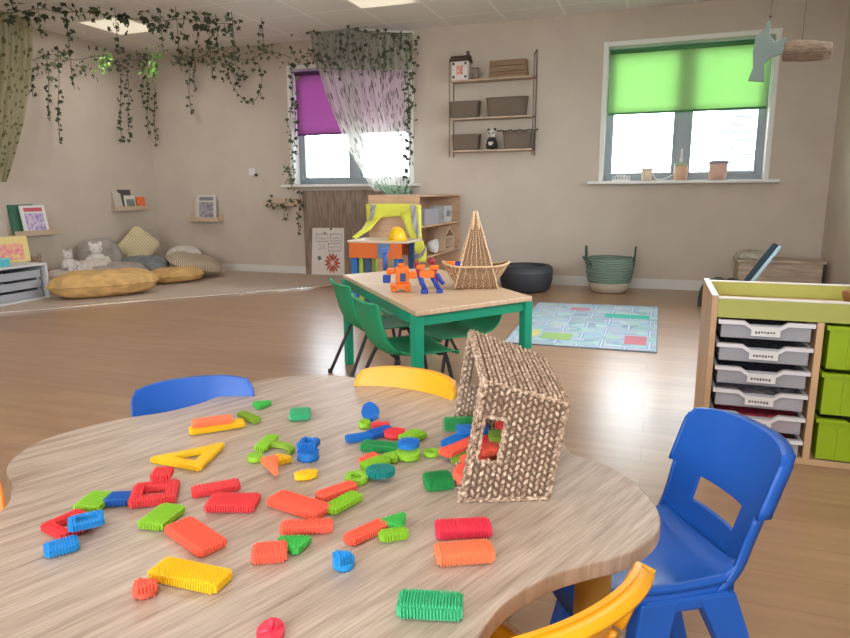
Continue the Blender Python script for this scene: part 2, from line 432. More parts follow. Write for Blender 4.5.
TOP = .53
oak = table_mat()
mt = thing('cloud_table', 'large low cloud-shaped wood-effect table in the foreground covered in bristle blocks', 'table', (-.52, .85, 0))
poly = [(x+.52, y-.85) for x, y in smooth_closed(OUT, 3)]
MB().prism(poly, TOP-.026, TOP, smooth=False).build('tabletop', oak, mt, bevel=.003)
mus = pm('mustard_steel', (196, 150, 60), .4); chrome = pm('chrome', (200, 205, 210), .2, metal=1)
for (x, y) in ((-.055, .87), (-.30, 1.36), (-.80, 1.33), (-.97, .87), (-.80, .33), (-.27, .38)):
    lg = MB().lathe([(.026, 0), (.026, .50)], 18, (x+.52, y-.85, 0)).build('leg', mus, mt)
    MB().lathe([(.029, .0), (.029, .03)], 18, (x+.52, y-.85, 0)).build('foot', pm('black_rubber', (30, 30, 32), .7), lg)
# edge banding of table legs bracket
# ================================================================ PLASTIC CHAIRS
def plastic_chair(name, label, mat, loc, rz, group=None):
    """one-piece plastic chair; local +X is forward, seat height .31, total .56"""
    t = thing(name, label, 'chair', loc, rz, group)
    def seat(u, v):
        x = -.135+.30*u; w = .128-.016*abs(u-.45)**1.5*2; y = (v*2-1)*w
        edge = abs(v*2-1)
        z = .334-.012*sin(pi*u)*(1-edge**2)+.008*edge**3
        if u > .85: z -= .035*((u-.85)/.15)**2
        if u < .12: z += .028*((.12-u)/.12)**2
        return (x, y, z)
    MB().grid(seat, 22, 16, th=-.012).build('seat', mat, t)
    mb = MB()
    for s in (1, -1):      # seat side skirts
        mb.grid(lambda u, v: (-.125+.27*u, s*(.128-.016*abs(u-.45)**1.5*2-.004), .338-.028*v), 12, 2, th=.006*s)
    mb.build('seat_skirt', mat, t)
    def bx(y, z):           # backrest surface
        tt = (z-.31)/.25
        return -.130-.070*tt-.012*tt*tt+.045*(abs(y)/.15)**2.2
    def bp(u, v):
        z = .322+.254*v
        hw = .122-.004*sin(pi*min(1, v*1.9)) if z < .458 else .131
        if z > .54: hw -= .010*((z-.54)/.036)**2
        y = (u*2-1)*hw
        if z > .56: z -= .010*abs(u*2-1)**4
        x = bx(y, z)
        if v < .22: x += .026*((.22-v)/.22)**2
        return Vector((x, y, z))
    rows = sorted([k/26 for k in range(27)]+[.5345, .536]); cols = [k/30 for k in range(31)]
    th_ = .008; nr, nc = len(rows)-1, len(cols)-1
    Pf = [[bp(u, v) for u in cols] for v in rows]; Pb = [[p+Vector((-th_, 0, .001)) for p in row] for row in Pf]
    def keep(i, j): 
        if not (0 <= i < nr and 0 <= j < nc): return False
        z = .322+.254*(rows[i]+rows[i+1])/2; u = (cols[j]+cols[j+1])/2
        return not (.404 < z < .452 and .225 < u < .775)
    mb = MB(); idf = lambda i, j: i*(nc+1)+j
    fs = []
    n0 = (nr+1)*(nc+1)
    for i in range(nr):
        for j in range(nc):
            if keep(i, j): fs += [(idf(i, j), idf(i, j+1), idf(i+1, j+1), idf(i+1, j)), tuple(n0+q for q in (idf(i+1, j), idf(i+1, j+1), idf(i, j+1), idf(i, j)))]
    mb.add([p for row in Pf for p in row]+[p for row in Pb for p in row], fs, True)
    for i in range(nr):
        for j in range(nc):
            if not keep(i, j): continue
            for (di, dj, a, b_) in ((-1, 0, (i, j), (i, j+1)), (1, 0, (i+1, j+1), (i+1, j)), (0, -1, (i+1, j), (i, j)), (0, 1, (i, j+1), (i+1, j+1))):
                if not keep(i+di, j+dj): mb.add([Pf[a[0]][a[1]], Pf[b_[0]][b_[1]], Pb[b_[0]][b_[1]], Pb[a[0]][a[1]]], [(0, 1, 2, 3)])
    mb.build('backrest', mat, t)
    # folded-back rim round the backrest
    m2 = MB()
    m2.grid(lambda u, v: bp(u, 1)+Vector((-.026*v, 0, -.003*v)), 24, 2, th=.006)
    for e in (0, 1):
        sg = -1 if e == 0 else 1
        m2.grid(lambda u, v: bp(e, .538+.462*u)+Vector((-.026*v, sg*.002, 0)), 8, 2, th=.006*(-sg))
        m2.grid(lambda u, v: bp(e, .0+.533*u)+Vector((-.020*v, sg*.001, 0)), 10, 2, th=.006*(-sg))
    m2.build('back_rim', mat, t)
    for s in (1, -1):
        for fx, tx in ((.100, .020), (-.215, -.085)):
            mb = MB()
            tp = Vector((tx, s*.110, .326)); ft = Vector((fx, s*.150, 0))
            vs = []
            for p, wx, wy in ((ft, .017, .012), (tp, .036, .018)):
                for a, b in ((-1, -1), (1, -1), (1, 1), (-1, 1)): vs.append((p.x+a*wx, p.y+b*wy, p.z))
            mb.add(vs, [(3, 2, 1, 0), (4, 5, 6, 7), (0, 1, 5, 4), (1, 2, 6, 5), (2, 3, 7, 6), (3, 0, 4, 7)])
            mb.build('leg', mat, t, bevel=.005)
    for s in (1, -1): MB().box((-.032, s*.112, .315), (.16, .030, .030)).build('leg_bridge', mat, t, bevel=.008)
    return t
blue_p = pm('blue_plastic', (20, 90, 184), .38, .5, bump=.05, bscale=400)
yel_p = pm('yellow_plastic', (246, 174, 22), .36, .5, bump=.05, bscale=400)
ora_p = pm('amber_plastic', (236, 130, 22), .36)
def chair_from_back(top_l, top_r, zt=.556):
    """given the two ends of the backrest top in the world, return loc and rz; facing is the left normal of l->r rotated"""
    pass
def place(backc, face):
    f = Vector((face[0], face[1], 0)).normalized()
    o = Vector((backc[0], backc[1], 0))+f*.212
    return (o.x, o.y, 0), atan2(f.y, f.x)
# blue chair right: backrest top centre & facing
l_, r_ = place((.181, 1.256), (-.86, -.51)); plastic_chair('plastic_chair', 'blue plastic chair with a slotted back at the right end of the cloud table', blue_p, l_, r_, 'nursery chairs round the cloud table')
l_, r_ = place((-.044, .622), (-.83, .56)); plastic_chair('plastic_chair', 'yellow plastic chair at the bottom edge seen from behind its shiny back', yel_p, l_, r_, 'nursery chairs round the cloud table')
l_, r_ = place((-.542, 1.402), (-.119, -.993)); plastic_chair('plastic_chair', 'yellow plastic chair tucked in at the far side of the cloud table', yel_p, l_, r_, 'nursery chairs round the cloud table')
l_, r_ = place((-.994, 1.171), (.653, -.757)); plastic_chair('plastic_chair', 'blue plastic chair behind the far left of the cloud table', blue_p, l_, r_, 'nursery chairs round the cloud table')
l_, r_ = place((-1.062, .576), (.85, -.5)); plastic_chair('plastic_chair', 'amber plastic chair just showing at the left edge beside the cloud table', ora_p, l_, r_, 'nursery chairs round the cloud table')

# ================================================================ BRISTLE BLOCKS
BC = dict(red=(234, 70, 74), crim=(236, 60, 86), orange=(252, 112, 86), orl=(255, 142, 96), yellow=(250, 206, 34), lime=(150, 204, 52), olive=(142, 178, 56), green=(76, 196, 88),
          teal=(50, 168, 116), dteal=(16, 140, 134), dgreen=(36, 150, 76), blue=(34, 122, 206), lblue=(36, 154, 228), sea=(64, 186, 128), dblue=(40, 104, 190), dred=(190, 50, 50))
BM = {k: pm('block_'+k, v, .45, .5) for k, v in BC.items()}
GRP = 'bristle blocks on the cloud table'
def inside(p, poly):
    x, y = p; c = False; n = len(poly)
    for i in range(n):
        x0, y0 = poly[i]; x1, y1 = poly[(i+1) % n]
        if (y0 > y) != (y1 > y) and x < (x1-x0)*(y-y0)/(y1-y0)+x0: c = not c
    return c
def shape(kind, L, W):
    h = None
    if kind in ('rect', 'frame'): p = [(-L/2, -W/2), (L/2, -W/2), (L/2, W/2), (-L/2, W/2)]
    if kind == 'frame':
        q = min(W, L)*.21; h = [(-L/2+q, -W/2+q), (L/2-q, -W/2+q), (L/2-q, W/2-q), (-L/2+q, W/2-q)]
    if kind in ('tri', 'triframe'):
        p = [(-L/2, -W/2), (L/2, -W/2*.2), (-L/2*.5, W/2)]
        p = [(-L/2, -W/2), (L/2, 0), (-L/2, W/2)]
    if kind == 'triframe':
        c = (-L/6, 0); h = [(c[0]+(x-c[0])*.48, c[1]+(y-c[1])*.48) for x, y in p]
    if kind in ('disc', 'ring', 'oval'):
        n = 20; p = [(L/2*cos(2*pi*k/n), W/2*sin(2*pi*k/n)) for k in range(n)]
        if kind == 'ring': h = [(x*.5, y*.5) for x, y in p]
    if kind == 'oct': p = [(L/2*cos(2*pi*(k+.5)/8), W/2*sin(2*pi*(k+.5)/8)) for k in range(8)]
    if kind == 'bow':
        n = 10; p = [(-L/2+L*k/n, -W/2+.010*sin(pi*k/n)) for k in range(n+1)]+[(L/2-L*k/n, W/2+.010*sin(pi*k/n)) for k in range(n+1)]
    return p, h
def block(kind, color, a, b, W, level=0, label='', tilt=0, roll=0, T=.0135, zc=None, pitch=.0036, pix=None, pegs=True, world=None, name='bristle_block'):
    T = T*.82 if T > .0155 else T
    base = TOP+level*(T-.002)
    if world is None:
        A = Z(a[0], a[1], base+T*.8); B = Z(b[0], b[1], base+T*.8)
    else: A, B = Vector(world[0]), Vector(world[1])
    L = (B-A).length*.97; c = (A+B)/2; ang = atan2((B-A).y, (B-A).x)
    core = T*.58; peg = (T-core)/2
    zz = base+T/2+abs(sin(tilt))*L/2+abs(sin(roll))*W/2+.0006 if zc is None else zc
    if world is not None and zc is None: zz = c.z
    t = thing(name, label, 'toy block', (c.x, c.y, zz), rot=(roll, tilt, ang), group=GRP)
    p, h = shape(kind, L, W)
    if pix:
        M_ = Matrix.Rotation(-ang, 2); p = []
        for q in pix:
            v = M_ @ (Z(q[0], q[1], base+T*.8)-c).to_2d(); p.append((v.x, v.y))
        if sum(p[i][0]*p[(i+1) % len(p)][1]-p[(i+1) % len(p)][0]*p[i][1] for i in range(len(p))) < 0: p = p[::-1]
        if h:
            mx, my = sum(a_[0] for a_ in p)/len(p), sum(a_[1] for a_ in p)/len(p); h = [(mx+(x-mx)*.5, my+(y-my)*.5) for x, y in p]
        L = 2*max(abs(x) for x, y in p); W = 2*max(abs(y) for x, y in p)
    MB().prism(p, -core/2, core/2, hole=h).build('core', BM[color], t)
    mb = MB(); s = pitch*.34
    nx = max(1, int((L-.002)/pitch)); ny = max(1, int((W-.002)/pitch))
    def peg_(x, y, zs):
        z0, z1 = zs*core/2*.9, zs*(core/2+peg)
        k = len(mb.v)
        mb.v += [Vector((x-s, y-s, z0)), Vector((x+s, y-s, z0)), Vector((x+s, y+s, z0)), Vector((x-s, y+s, z0)), Vector((x-s*.5, y-s*.5, z1)), Vector((x+s*.5, y-s*.5, z1)), Vector((x+s*.5, y+s*.5, z1)), Vector((x-s*.5, y+s*.5, z1))]
        for f in ((4, 5, 6, 7), (0, 1, 5, 4), (1, 2, 6, 5), (2, 3, 7, 6), (3, 0, 4, 7)): mb.f.append([k+i for i in f]); mb.sm.append(False); mb.mi.append(0)
    for i in range(nx+1 if pegs else 0):
        for j in range(ny+1):
            x = -L/2+(L-nx*pitch)/2+i*pitch; y = -W/2+(W-ny*pitch)/2+j*pitch
            q = (x*.999, y*.999)
            if inside(q, p) and not (h and inside(q, h)):
                peg_(x, y, 1)
                if j in (0, ny) or i in (0, nx) or kind not in ('rect',): peg_(x, y, -1)
    # side ribs
    n = len(p)
    for e in range(n):
        x0, y0 = p[e]; x1, y1 = p[(e+1) % n]; l = hypot(x1-x0, y1-y0)
        if l < .008: continue
        dx, dy = (x1-x0)/l, (y1-y0)/l; m = int(l/pitch)
        for q in range(m):
            tt = (q+.5)*l/m; cx, cy = x0+dx*tt, y0+dy*tt
            mb.box((cx+dy*.001, cy-dx*.001, 0), (s*1.5, .005, core*1.1), atan2(dy, dx))
    mb.build('bristles', BM[color], t)
    return t
B = block
B('rect', 'yellow', (190, 429), (243, 421), .026, 0, 'long yellow bristle block underneath an orange one at the far left of the table')
B('rect', 'orl', (193, 422), (231, 417), .026, 1, 'orange bristle block lying on top of a long yellow one at the far left')
B('rect', 'olive', (241, 412), (257, 419), .014, 0, 'small thin olive green block beside the orange and yellow stacked pair')
B('tri', 'green', (256, 404), (271, 401), .030, 0, 'small light green triangular block farthest back on the left half of the table')
B('rect', 'sea', (291, 412), (309, 411), .042, 0, 'square sea-green ribbed block alone near the far edge of the table', T=.022)
B('triframe', 'yellow', (152, 455), (222, 445), .10, 0, 'large hollow yellow triangle frame block', pix=[(151, 458), (223, 443), (199, 467)], T=.012)
B('rect', 'lime', (260, 447), (273, 435), .018, 0, 'lime green strip block in the small lime cluster', T=.016)
B('bow', 'olive', (272, 442), (292, 449), .014, 0, 'curved olive green strip block crossing the small lime cluster')
B('oval', 'lime', (247, 456), (263, 455), .026, 0, 'small round lime green block at the front of the small lime cluster')
B('tri', 'yellow', (276, 458), (291, 457), .034, 0, 'small yellow triangular block behind an orange triangular one', )
B('tri', 'orl', (269, 457), (276, 471), .024, 1, 'small orange triangular block leaning on a yellow one below the lime cluster')
B('frame', 'blue', (301, 441), (316, 442), .030, 1, 'blue square seat-shaped block standing on a round blue block', T=.020)
B('disc', 'blue', (297, 452), (319, 452), .036, 0, 'round blue block under the blue seat-shaped one', T=.022)
B('oval', 'yellow', (294, 475), (318, 471), .020, 0, 'small yellow oval block in front of the round blue one')
B('frame', 'red', (133, 493), (176, 488), .060, 0, 'red hollow rectangular frame block', T=.020)
B('rect', 'red', (154, 472), (170, 471), .030, 1, 'small red block sitting on the back of the red rectangular frame', T=.018)
B('rect', 'lime', (85, 507), (104, 492), .034, 0, 'lime green block touching the small dark blue block on the left')
B('rect', 'dblue', (108, 497), (129, 496), .026, 0, 'small dark blue block between the lime block and the red frame', T=.018)
B('frame', 'red', (52, 530), (88, 514), .052, 0, 'large red frame block lying under two light blue blocks')
B('frame', 'lblue', (70, 522), (102, 515), .030, 1, 'light blue hollow block on top of the large red frame')
B('rect', 'lblue', (46, 548), (76, 540), .026, 0, 'light blue solid block in front of the large red frame')
B('rect', 'lime', (149, 524), (174, 505), .034, 0, 'lime green rectangular block alone in front of the red rectangular frame')
B('rect', 'orange', (178, 522), (213, 546), .036, 0, 'orange rectangular block on the left half, between a lime and a yellow block')
B('rect', 'yellow', (158, 565), (223, 579), .034, 0, 'long bright yellow rectangular block near the front left', T=.018)
B('disc', 'orange', (133, 588), (158, 585), .030, 0, 'small orange pyramid-like block near the front left', T=.012)
B('tri', 'orange', (136, 585), (156, 582), .022, 1, 'orange triangular piece on top of the small round orange block near the front left')
B('rect', 'red', (193, 490), (238, 482), .024, 0, 'long thin red block behind the broad red one left of centre')
B('rect', 'red', (210, 500), (256, 500), .040, 0, 'broad red block lying partly over the thin red one left of centre', T=.018)
B('rect', 'orange', (275, 495), (323, 510), .034, 0, 'large orange block in the centre of the table', T=.018)
B('rect', 'orange', (319, 495), (353, 483), .018, 0, 'orange strip block beside a lime green strip in the centre', T=.018)
B('rect', 'lime', (329, 508), (357, 493), .020, 0, 'lime green strip block beside an orange strip in the centre', T=.016)
B('rect', 'orange', (282, 525), (331, 523), .020, 0, 'thin toothed orange strip block in front of the large orange centre block', T=.018)
B('rect', 'orange', (254, 551), (285, 548), .032, 0, 'small square orange block touching a green wedge', T=.018)
B('tri', 'green', (303, 543), (279, 537), .034, 0, 'green wedge block touching the small square orange one', T=.016)
B('rect', 'orange', (348, 538), (385, 521), .018, 0, 'slim coral orange strip block beside a green wedge right of centre', T=.016)
B('tri', 'green', (390, 524), (404, 513), .034, 0, 'green wedge block standing behind a tiny lime one', T=.018)
B('rect', 'lime', (381, 534), (406, 530), .014, 0, 'tiny lime green toothed block in front of the green wedge', T=.014)
B('disc', 'lblue', (332, 561), (355, 558), .032, 0, 'round light blue base of the blue pyramid block near the front centre', T=.012)
B('tri', 'lblue', (336, 556), (352, 553), .020, 1, 'light blue pyramid piece on the round base near the front centre')
B('disc', 'crim', (256, 631), (285, 629), .040, 0, 'round crimson block with a small knob, cut off by the bottom edge', T=.010, pegs=False)
MB().tube([(.0, 0, .004), (.002, .004, .014)], .0035, 8).tube([(-.012, -.004, .003), (.012, .006, .003)], .003, 6).build('knob', BM['crim'], bpy.data.objects['bristle_block.%03d' % (sum(1 for o in bpy.data.objects if o.name.startswith('bristle_block'))-1)])
B('rect', 'crim', (437, 526), (489, 524), .030, 0, 'crimson rectangular block in front of the seagrass basket', T=.022)
B('rect', 'orl', (437, 551), (491, 547), .032, 0, 'peach orange rectangular block next in front of the crimson one', T=.022)
B('rect', 'sea', (400, 599), (461, 602), .030, 0, 'long sea-green rectangular block nearest the yellow chair', T=.024)
B('ring', 'lime', (344, 477), (369, 475), .040, 0, 'lime green ring block beside a dark teal octagon', T=.016)
B('oct', 'dteal', (367, 470), (394, 468), .036, .6, 'dark teal octagonal block resting on a lime one', T=.015)
B('rect', 'lime', (366, 466), (384, 458), .028, 0, 'lime block under the dark teal octagon')
B('tri', 'orange', (377, 455), (359, 459), .026, 0, 'small orange wedge among the central pile')
B('tri', 'lime', (396, 455), (382, 455), .030, 0, 'small lime wedge between the orange wedge and the blue-topped round block')
B('disc', 'lime', (396, 452), (421, 451), .044, 0, 'round lime block beneath a blue bristled disc', T=.020)
B('disc', 'blue', (397, 443), (420, 441), .036, 1, 'blue bristled disc on top of a round lime block', T=.018)
B('rect', 'dgreen', (363, 443), (398, 446), .026, 0, 'long dark green block in the central pile', T=.018)
B('rect', 'blue', (347, 437), (371, 434), .018, 0, 'blue pointed block at the left end of the central pile')
B('rect', 'dblue', (370, 433), (390, 427), .022, 0, 'blue block behind the long dark green one in the central pile', T=.018)
B('oval', 'red', (384, 433), (405, 430), .034, 0, 'red oval block in the central pile', T=.018)
B('rect', 'lime', (405, 438), (420, 431), .030, 0, 'lime block behind the blue bristled disc')
B('disc', 'blue', (365, 410), (376, 421), .030, 0, 'blue wheel-shaped block tilted on edge at the back of the pile', tilt=0, roll=.9, T=.014)
B('disc', 'lime', (359, 423), (370, 421), .022, 0, 'tiny lime block beside the tilted blue wheel', T=.020)
B('rect', 'red', (373, 424), (388, 423), .014, 0, 'tiny red block in front of the tilted blue wheel', T=.014)
B('ring', 'lime', (423, 452), (440, 451), .028, 0, 'thin lime green ring between the pile and the seagrass basket', T=.010)
B('rect', 'dgreen', (426, 478), (450, 476), .036, 0, 'dark green comb-like square block left of the seagrass basket', T=.026)
# spilling from the basket (inside it, resting on its woven side)
zb_ = .5435
B('rect', 'dgreen', (444, 426), (476, 425), .022, 0, 'tall dark green block at the mouth of the seagrass basket', T=.030, roll=1.2)
B('rect', 'blue', (446, 443), (478, 428), .022, 1, 'blue strip block spilling from the seagrass basket', T=.014)
B('rect', 'orange', (444, 452), (480, 436), .022, 1, 'coral strip block spilling from the seagrass basket', T=.016)
B('rect', 'olive', (458, 460), (474, 448), .026, 0, 'olive block at the mouth of the seagrass basket', T=.016)
B('oval', 'orange', (460, 478), (468, 462), .026, 1, 'rounded coral block at the mouth of the seagrass basket', T=.020)
def inb(kind, col, x, y, z, dx, dy, W, label, T=.016, tilt=0):
    block(kind, col, None, None, W, label=label, T=T, tilt=tilt, world=((x-dx/2, y-dy/2, z), (x+dx/2, y+dy/2, z)))
inb('rect', 'crim', -.245, 1.06, .562, .05, .02, .03, 'crimson block on the bottom layer inside the seagrass basket')
inb('rect', 'orange', -.255, .98, .562, .03, .05, .03, 'orange block on the bottom layer inside the seagrass basket')
inb('rect', 'green', -.205, .965, .562, .02, .04, .026, 'green block seen low through the basket handle hole')
inb('rect', 'orange', -.225, .985, .580, .05, .03, .03, 'orange block seen in the middle of the basket handle hole')
inb('rect', 'olive', -.215, 1.0, .597, .05, .015, .028, 'olive block seen high in the basket handle hole')
inb('rect', 'red', -.205, 1.02, .614, .03, .05, .03, 'red block topmost in the heap inside the seagrass basket')
inb('rect', 'blue', -.30, 1.10, .562, .05, .02, .03, 'blue block at the back of the heap inside the seagrass basket')
inb('rect', 'yellow', -.20, 1.06, .580, .05, .02, .03, 'yellow block in the heap inside the seagrass basket')

# ================================================================ SEAGRASS BASKET (on its side)
def seagrass():
    z0 = TOP+.004
    D = Vector((-.255, .876, z0)); Cc = Vector((-.132, .928, z0)); A = Vector((-.235, .925, .712)); Bb = Vector((-.112, .969, .676))
    Ft = Vector((-.342, 1.235, .718)); E = Vector((-.188, 1.205, .684)); G = Vector((-.362, 1.195, z0)); Hh = Vector((-.212, 1.172, z0))
    t = thing('seagrass_basket', 'square woven seagrass basket tipped on its side spilling bristle blocks', 'basket', tuple((D+Cc+G+Hh)/4*1.0-Vector((0, 0, .004))))
    m, n, l, b = nt('seagrass'); 
    tc = n.new('ShaderNodeTexCoord'); no = n.new('ShaderNodeTexNoise'); no.inputs['Scale'].default_value = 140; no.inputs['Detail'].default_value = 3
    l.new(tc.outputs['Object'], no.inputs['Vector'])
    cr = n.new('ShaderNodeValToRGB'); cr.color_ramp.elements[0].position = .32; cr.color_ramp.elements[0].color = lin((128, 104, 86)); cr.color_ramp.elements[1].position = .68; cr.color_ramp.elements[1].color = lin((238, 216, 192))
    k = cr.color_ramp.elements.new(.5); k.color = lin((186, 158, 134))
    l.new(no.outputs['Fac'], cr.inputs[0]); l.new(cr.outputs[0], b.inputs['Base Color']); b.inputs['Roughness'].default_value = .75
    under = pm('seagrass_core', (116, 94, 78), .9)
    def bil(q, u, v): return q[0]*(1-u)*(1-v)+q[1]*u*(1-v)+q[2]*u*v+q[3]*(1-u)*v
    def panel(q, name, hole=None, outward=None):
        nrm = (q[1]-q[0]).cross(q[3]-q[0]).normalized()
        if outward is not None and nrm.dot(outward) < 0: nrm = -nrm
        lu = ((q[1]-q[0]).length+(q[2]-q[3]).length)/2; lv = ((q[3]-q[0]).length+(q[2]-q[1]).length)/2
        nu, nv = int(lu/.0085), int(lv/.0105)
        core = MB(); st = MB()
        def ih(u, v): return hole and hole[0] < u < hole[1] and hole[2] < v < hole[3]
        for i in range(nu):
            for j in range(nv):
                uc, vc = (i+.5)/nu, (j+.5)/nv
                if ih(uc, vc): continue
                c4 = [bil(q, (i+a)/nu, (j+b_)/nv) for a, b_ in ((0, 0), (1, 0), (1, 1), (0, 1))]
                vs = [p+nrm*.0015 for p in c4]+[p-nrm*.0035 for p in c4]
                core.add(vs, [(0, 1, 2, 3), (7, 6, 5, 4), (0, 4, 5, 1), (1, 5, 6, 2), (2, 6, 7, 3), (3, 7, 4, 0)])
                # twisted strand stitches, two per cell slanting opposite on alternate columns
                ax_u = (c4[1]-c4[0]); ax_v = (c4[3]-c4[0])
                off = .5 if i % 2 else 0
                cc = bil(q, uc, min(.995, vc+off/nv))
                sl = .42 if i % 2 == 0 else -.42
                dv = (ax_v*.80+ax_u*sl)*(1+random.uniform(-.12, .12)); w = ax_u.length*.36
                for sgn in (1, -1):
                    a0 = cc-dv*.5; a1 = cc+dv*.5
                    st.tube([a0+nrm*.0012*sgn, cc+nrm*(.0048*sgn+random.uniform(-.0006, .0006)), a1+nrm*.0012*sgn], lambda x: w*(1-.45*abs(2*x-1)), 5, True)
        core.build(name, under, t, world=True); return st
    cen = (D+E)/2
    def out(q): return (sum(q, Vector())/4-cen)
    st = None
    for nm, q, h in (('near_end_panel', [D, Cc, Bb, A], (.08, .34, .33, .72)), ('upper_panel', [A, Bb, E, Ft], None), ('base_panel', [Cc, Hh, E, Bb], None), ('far_end_panel', [G, Hh, E, Ft], (.1, .5, .42, .74)), ('lower_panel', [D, Cc, Hh, G], None)):
        s_ = panel(q, nm, h, out(q)); s_.build(nm+'_weave', m, bpy.data.objects[nm])
        # the weave was built in world coordinates: shift into local
        o = bpy.data.objects[nm+'_weave']; inv = t.matrix_basis.inverted()
        for v in o.data.vertices: v.co = inv @ v.co
    rims = MB()
    def rope(a, b_, r=.0055, sag=Vector()):
        n_ = max(2, int((b_-a).length/.008)); pts = []
        for k in range(n_+1): pts.append(a+(b_-a)*k/n_)
        rims.tube(pts, r*.6, 5)
        for k in range(n_):
            c = a+(b_-a)*(k+.5)/n_; d_ = (b_-a).normalized()
            s_ = d_.cross(Vector((.3, .5, .8))).normalized()
            s2 = d_.cross(s_)
            for q in (0, 2.1, 4.2):
                v = (s_*cos(q+k)+s2*sin(q+k))*r*.6
                rims.tube([c+v-d_*.005, c+v*1.5, c+v+d_*.005], r*.45, 4)
    for a, b_ in ((D, A), (A, Ft), (Ft, G), (G, D)): rope(a, b_)
    for a, b_ in ((A, Bb), (D, Cc), (Cc, Bb), (Bb, E), (Ft, E), (E, Hh), (Hh, G), (Cc, Hh)): rope(a, b_, .0038)
    def bl(q, u, v): return q[0]*(1-u)*(1-v)+q[1]*u*(1-v)+q[2]*u*v+q[3]*(1-u)*v
    q = [D, Cc, Bb, A]; hc = [bl(q, *p) for p in ((.08, .33), (.34, .33), (.34, .72), (.08, .72))]
    for k in range(4): rope(hc[k], hc[(k+1) % 4], .0032)
    rims.build('rim', m, t, world=True)
    return t
seagrass()

# ================================================================ GREEN TABLE
wood_lam = pm('beech_laminate', (196, 168, 138), .45, var=.05, vscale=3, stretch=(2, 20, 2))
green_m = pm('green_steel', (14, 146, 112), .4); green_pl = pm('green_plastic', (26, 146, 98), .55, bump=.03, bscale=300)
black_st = pm('black_steel', (34, 30, 32), .4)
FL, FR = Vector((-.88, 2.357, 0)), Vector((-.507, 2.868, 0)); BL = Vector((-1.69, 3.322, 0)); BR = FR+(BL-FL)
gc = (FL+FR+BL+BR)/4
gt = thing('classroom_table', 'low classroom table with wood-effect top and green legs behind the cloud table', 'table', tuple(gc))
loc = lambda p: (p.x-gc.x, p.y-gc.y)
corners = [loc(FL), loc(FR), loc(BR), loc(BL)]
MB().prism(corners, TOP-.022, TOP).build('tabletop', wood_lam, gt, bevel=.004)
def inset(p, k): return (p[0]*(1-k), p[1]*(1-k))
ic = [(c[0]*.95, c[1]*.95) for c in corners]
for c in ic:
    MB().box((c[0], c[1], (TOP-.022)/2), (.045, .045, TOP-.022), radians(50)).build('leg', green_m, gt, bevel=.006)
for i in range(4):
    a, b_ = Vector(ic[i]), Vector(ic[(i+1) % 4]); m_ = (a+b_)/2; d_ = b_-a
    MB().box((m_.x, m_.y, TOP-.022-.0225), (d_.length-.05, .022, .045), atan2(d_.y, d_.x)).build('apron', green_m, gt)

def poly_chair(label, loc, rz):
    t = thing('polypropylene_chair', label, 'chair', loc, rz, 'green chairs at the classroom table')
    prof = smooth_open([(.165, 0, .262), (.150, 0, .278), (.06, 0, .280), (-.05, 0, .275), (-.115, 0, .288), (-.150, 0, .335), (-.172, 0, .41), (-.188, 0, .48), (-.200, 0, .515), (-.215, 0, .512)], 4)
    N = len(prof)-1
    def sh(u, v):
        f = u*N; i = min(int(f), N-1); p = prof[i].lerp(prof[i+1], f-i); s = v*2-1
        w = .155 if u < .35 else .155-.012*(u-.35)
        y = s*w
        x, z = p.x, p.z
        e = abs(s)**3
        if u < .45: z += .014*e
        else: x += .022*e
        if .25 < u < .6:
            k = 1-abs(u-.425)/.175; x += .02*e*k; z += .015*e*k
        return (x, y, z)
    MB().grid(sh, 36, 14, th=-.006).build('seat_shell', green_pl, t)
    for s in (1, -1):
        for top, mid, ft in (((.10, s*.10, .268), (.12, s*.125, .25), (.165, s*.15, .0)), ((-.08, s*.10, .266), (-.10, s*.125, .25), (-.205, s*.15, .0))):
            o = MB().tube(smooth_open([top, mid, ft], 4), .0085, 8).build('leg', black_st, t)
            MB().tube([Vector(ft), Vector(ft)+Vector((0, 0, .02))], .011, 8).build('foot', black_st, o)
    mb = MB()
    for x in (.10, -.08):
        mb.tube([(x, -.10, .266), (x, .10, .266)], .0085, 8)
    mb.build('seat_frame', black_st, t)
    return t
fdir = Vector((.74, .672, 0)).normalized(); sdir = Vector((.672, -.74, 0))
def gplace(far_corner, label, flip=False):
    c = far_corner+sdir*.165
    o = c+fdir*.225; p_ = poly_chair(label, (o.x, o.y, 0), atan2(fdir.y, fdir.x)); p_.scale = (1.12, 1.15, 1.04); return p_
gplace(Vector((-1.325, 2.66, 0)), 'green plastic chair on the left of the classroom table, nearer the cloud table')
gplace(Vector((-1.675, 3.11, 0)), 'green plastic chair on the left side of the classroom table behind the nearer green chair')
for c_, lb in (((-.95, 3.24), 'green plastic chair at the right side of the classroom table, the nearer one'), ((-1.40, 3.76), 'green plastic chair pushed in at the far right side of the classroom table')):
    o = Vector((c_[0], c_[1], 0))-fdir*.02
    poly_chair(lb, (o.x, o.y, 0), atan2(-fdir.y, -fdir.x)).scale = (1.12, 1.15, .94)

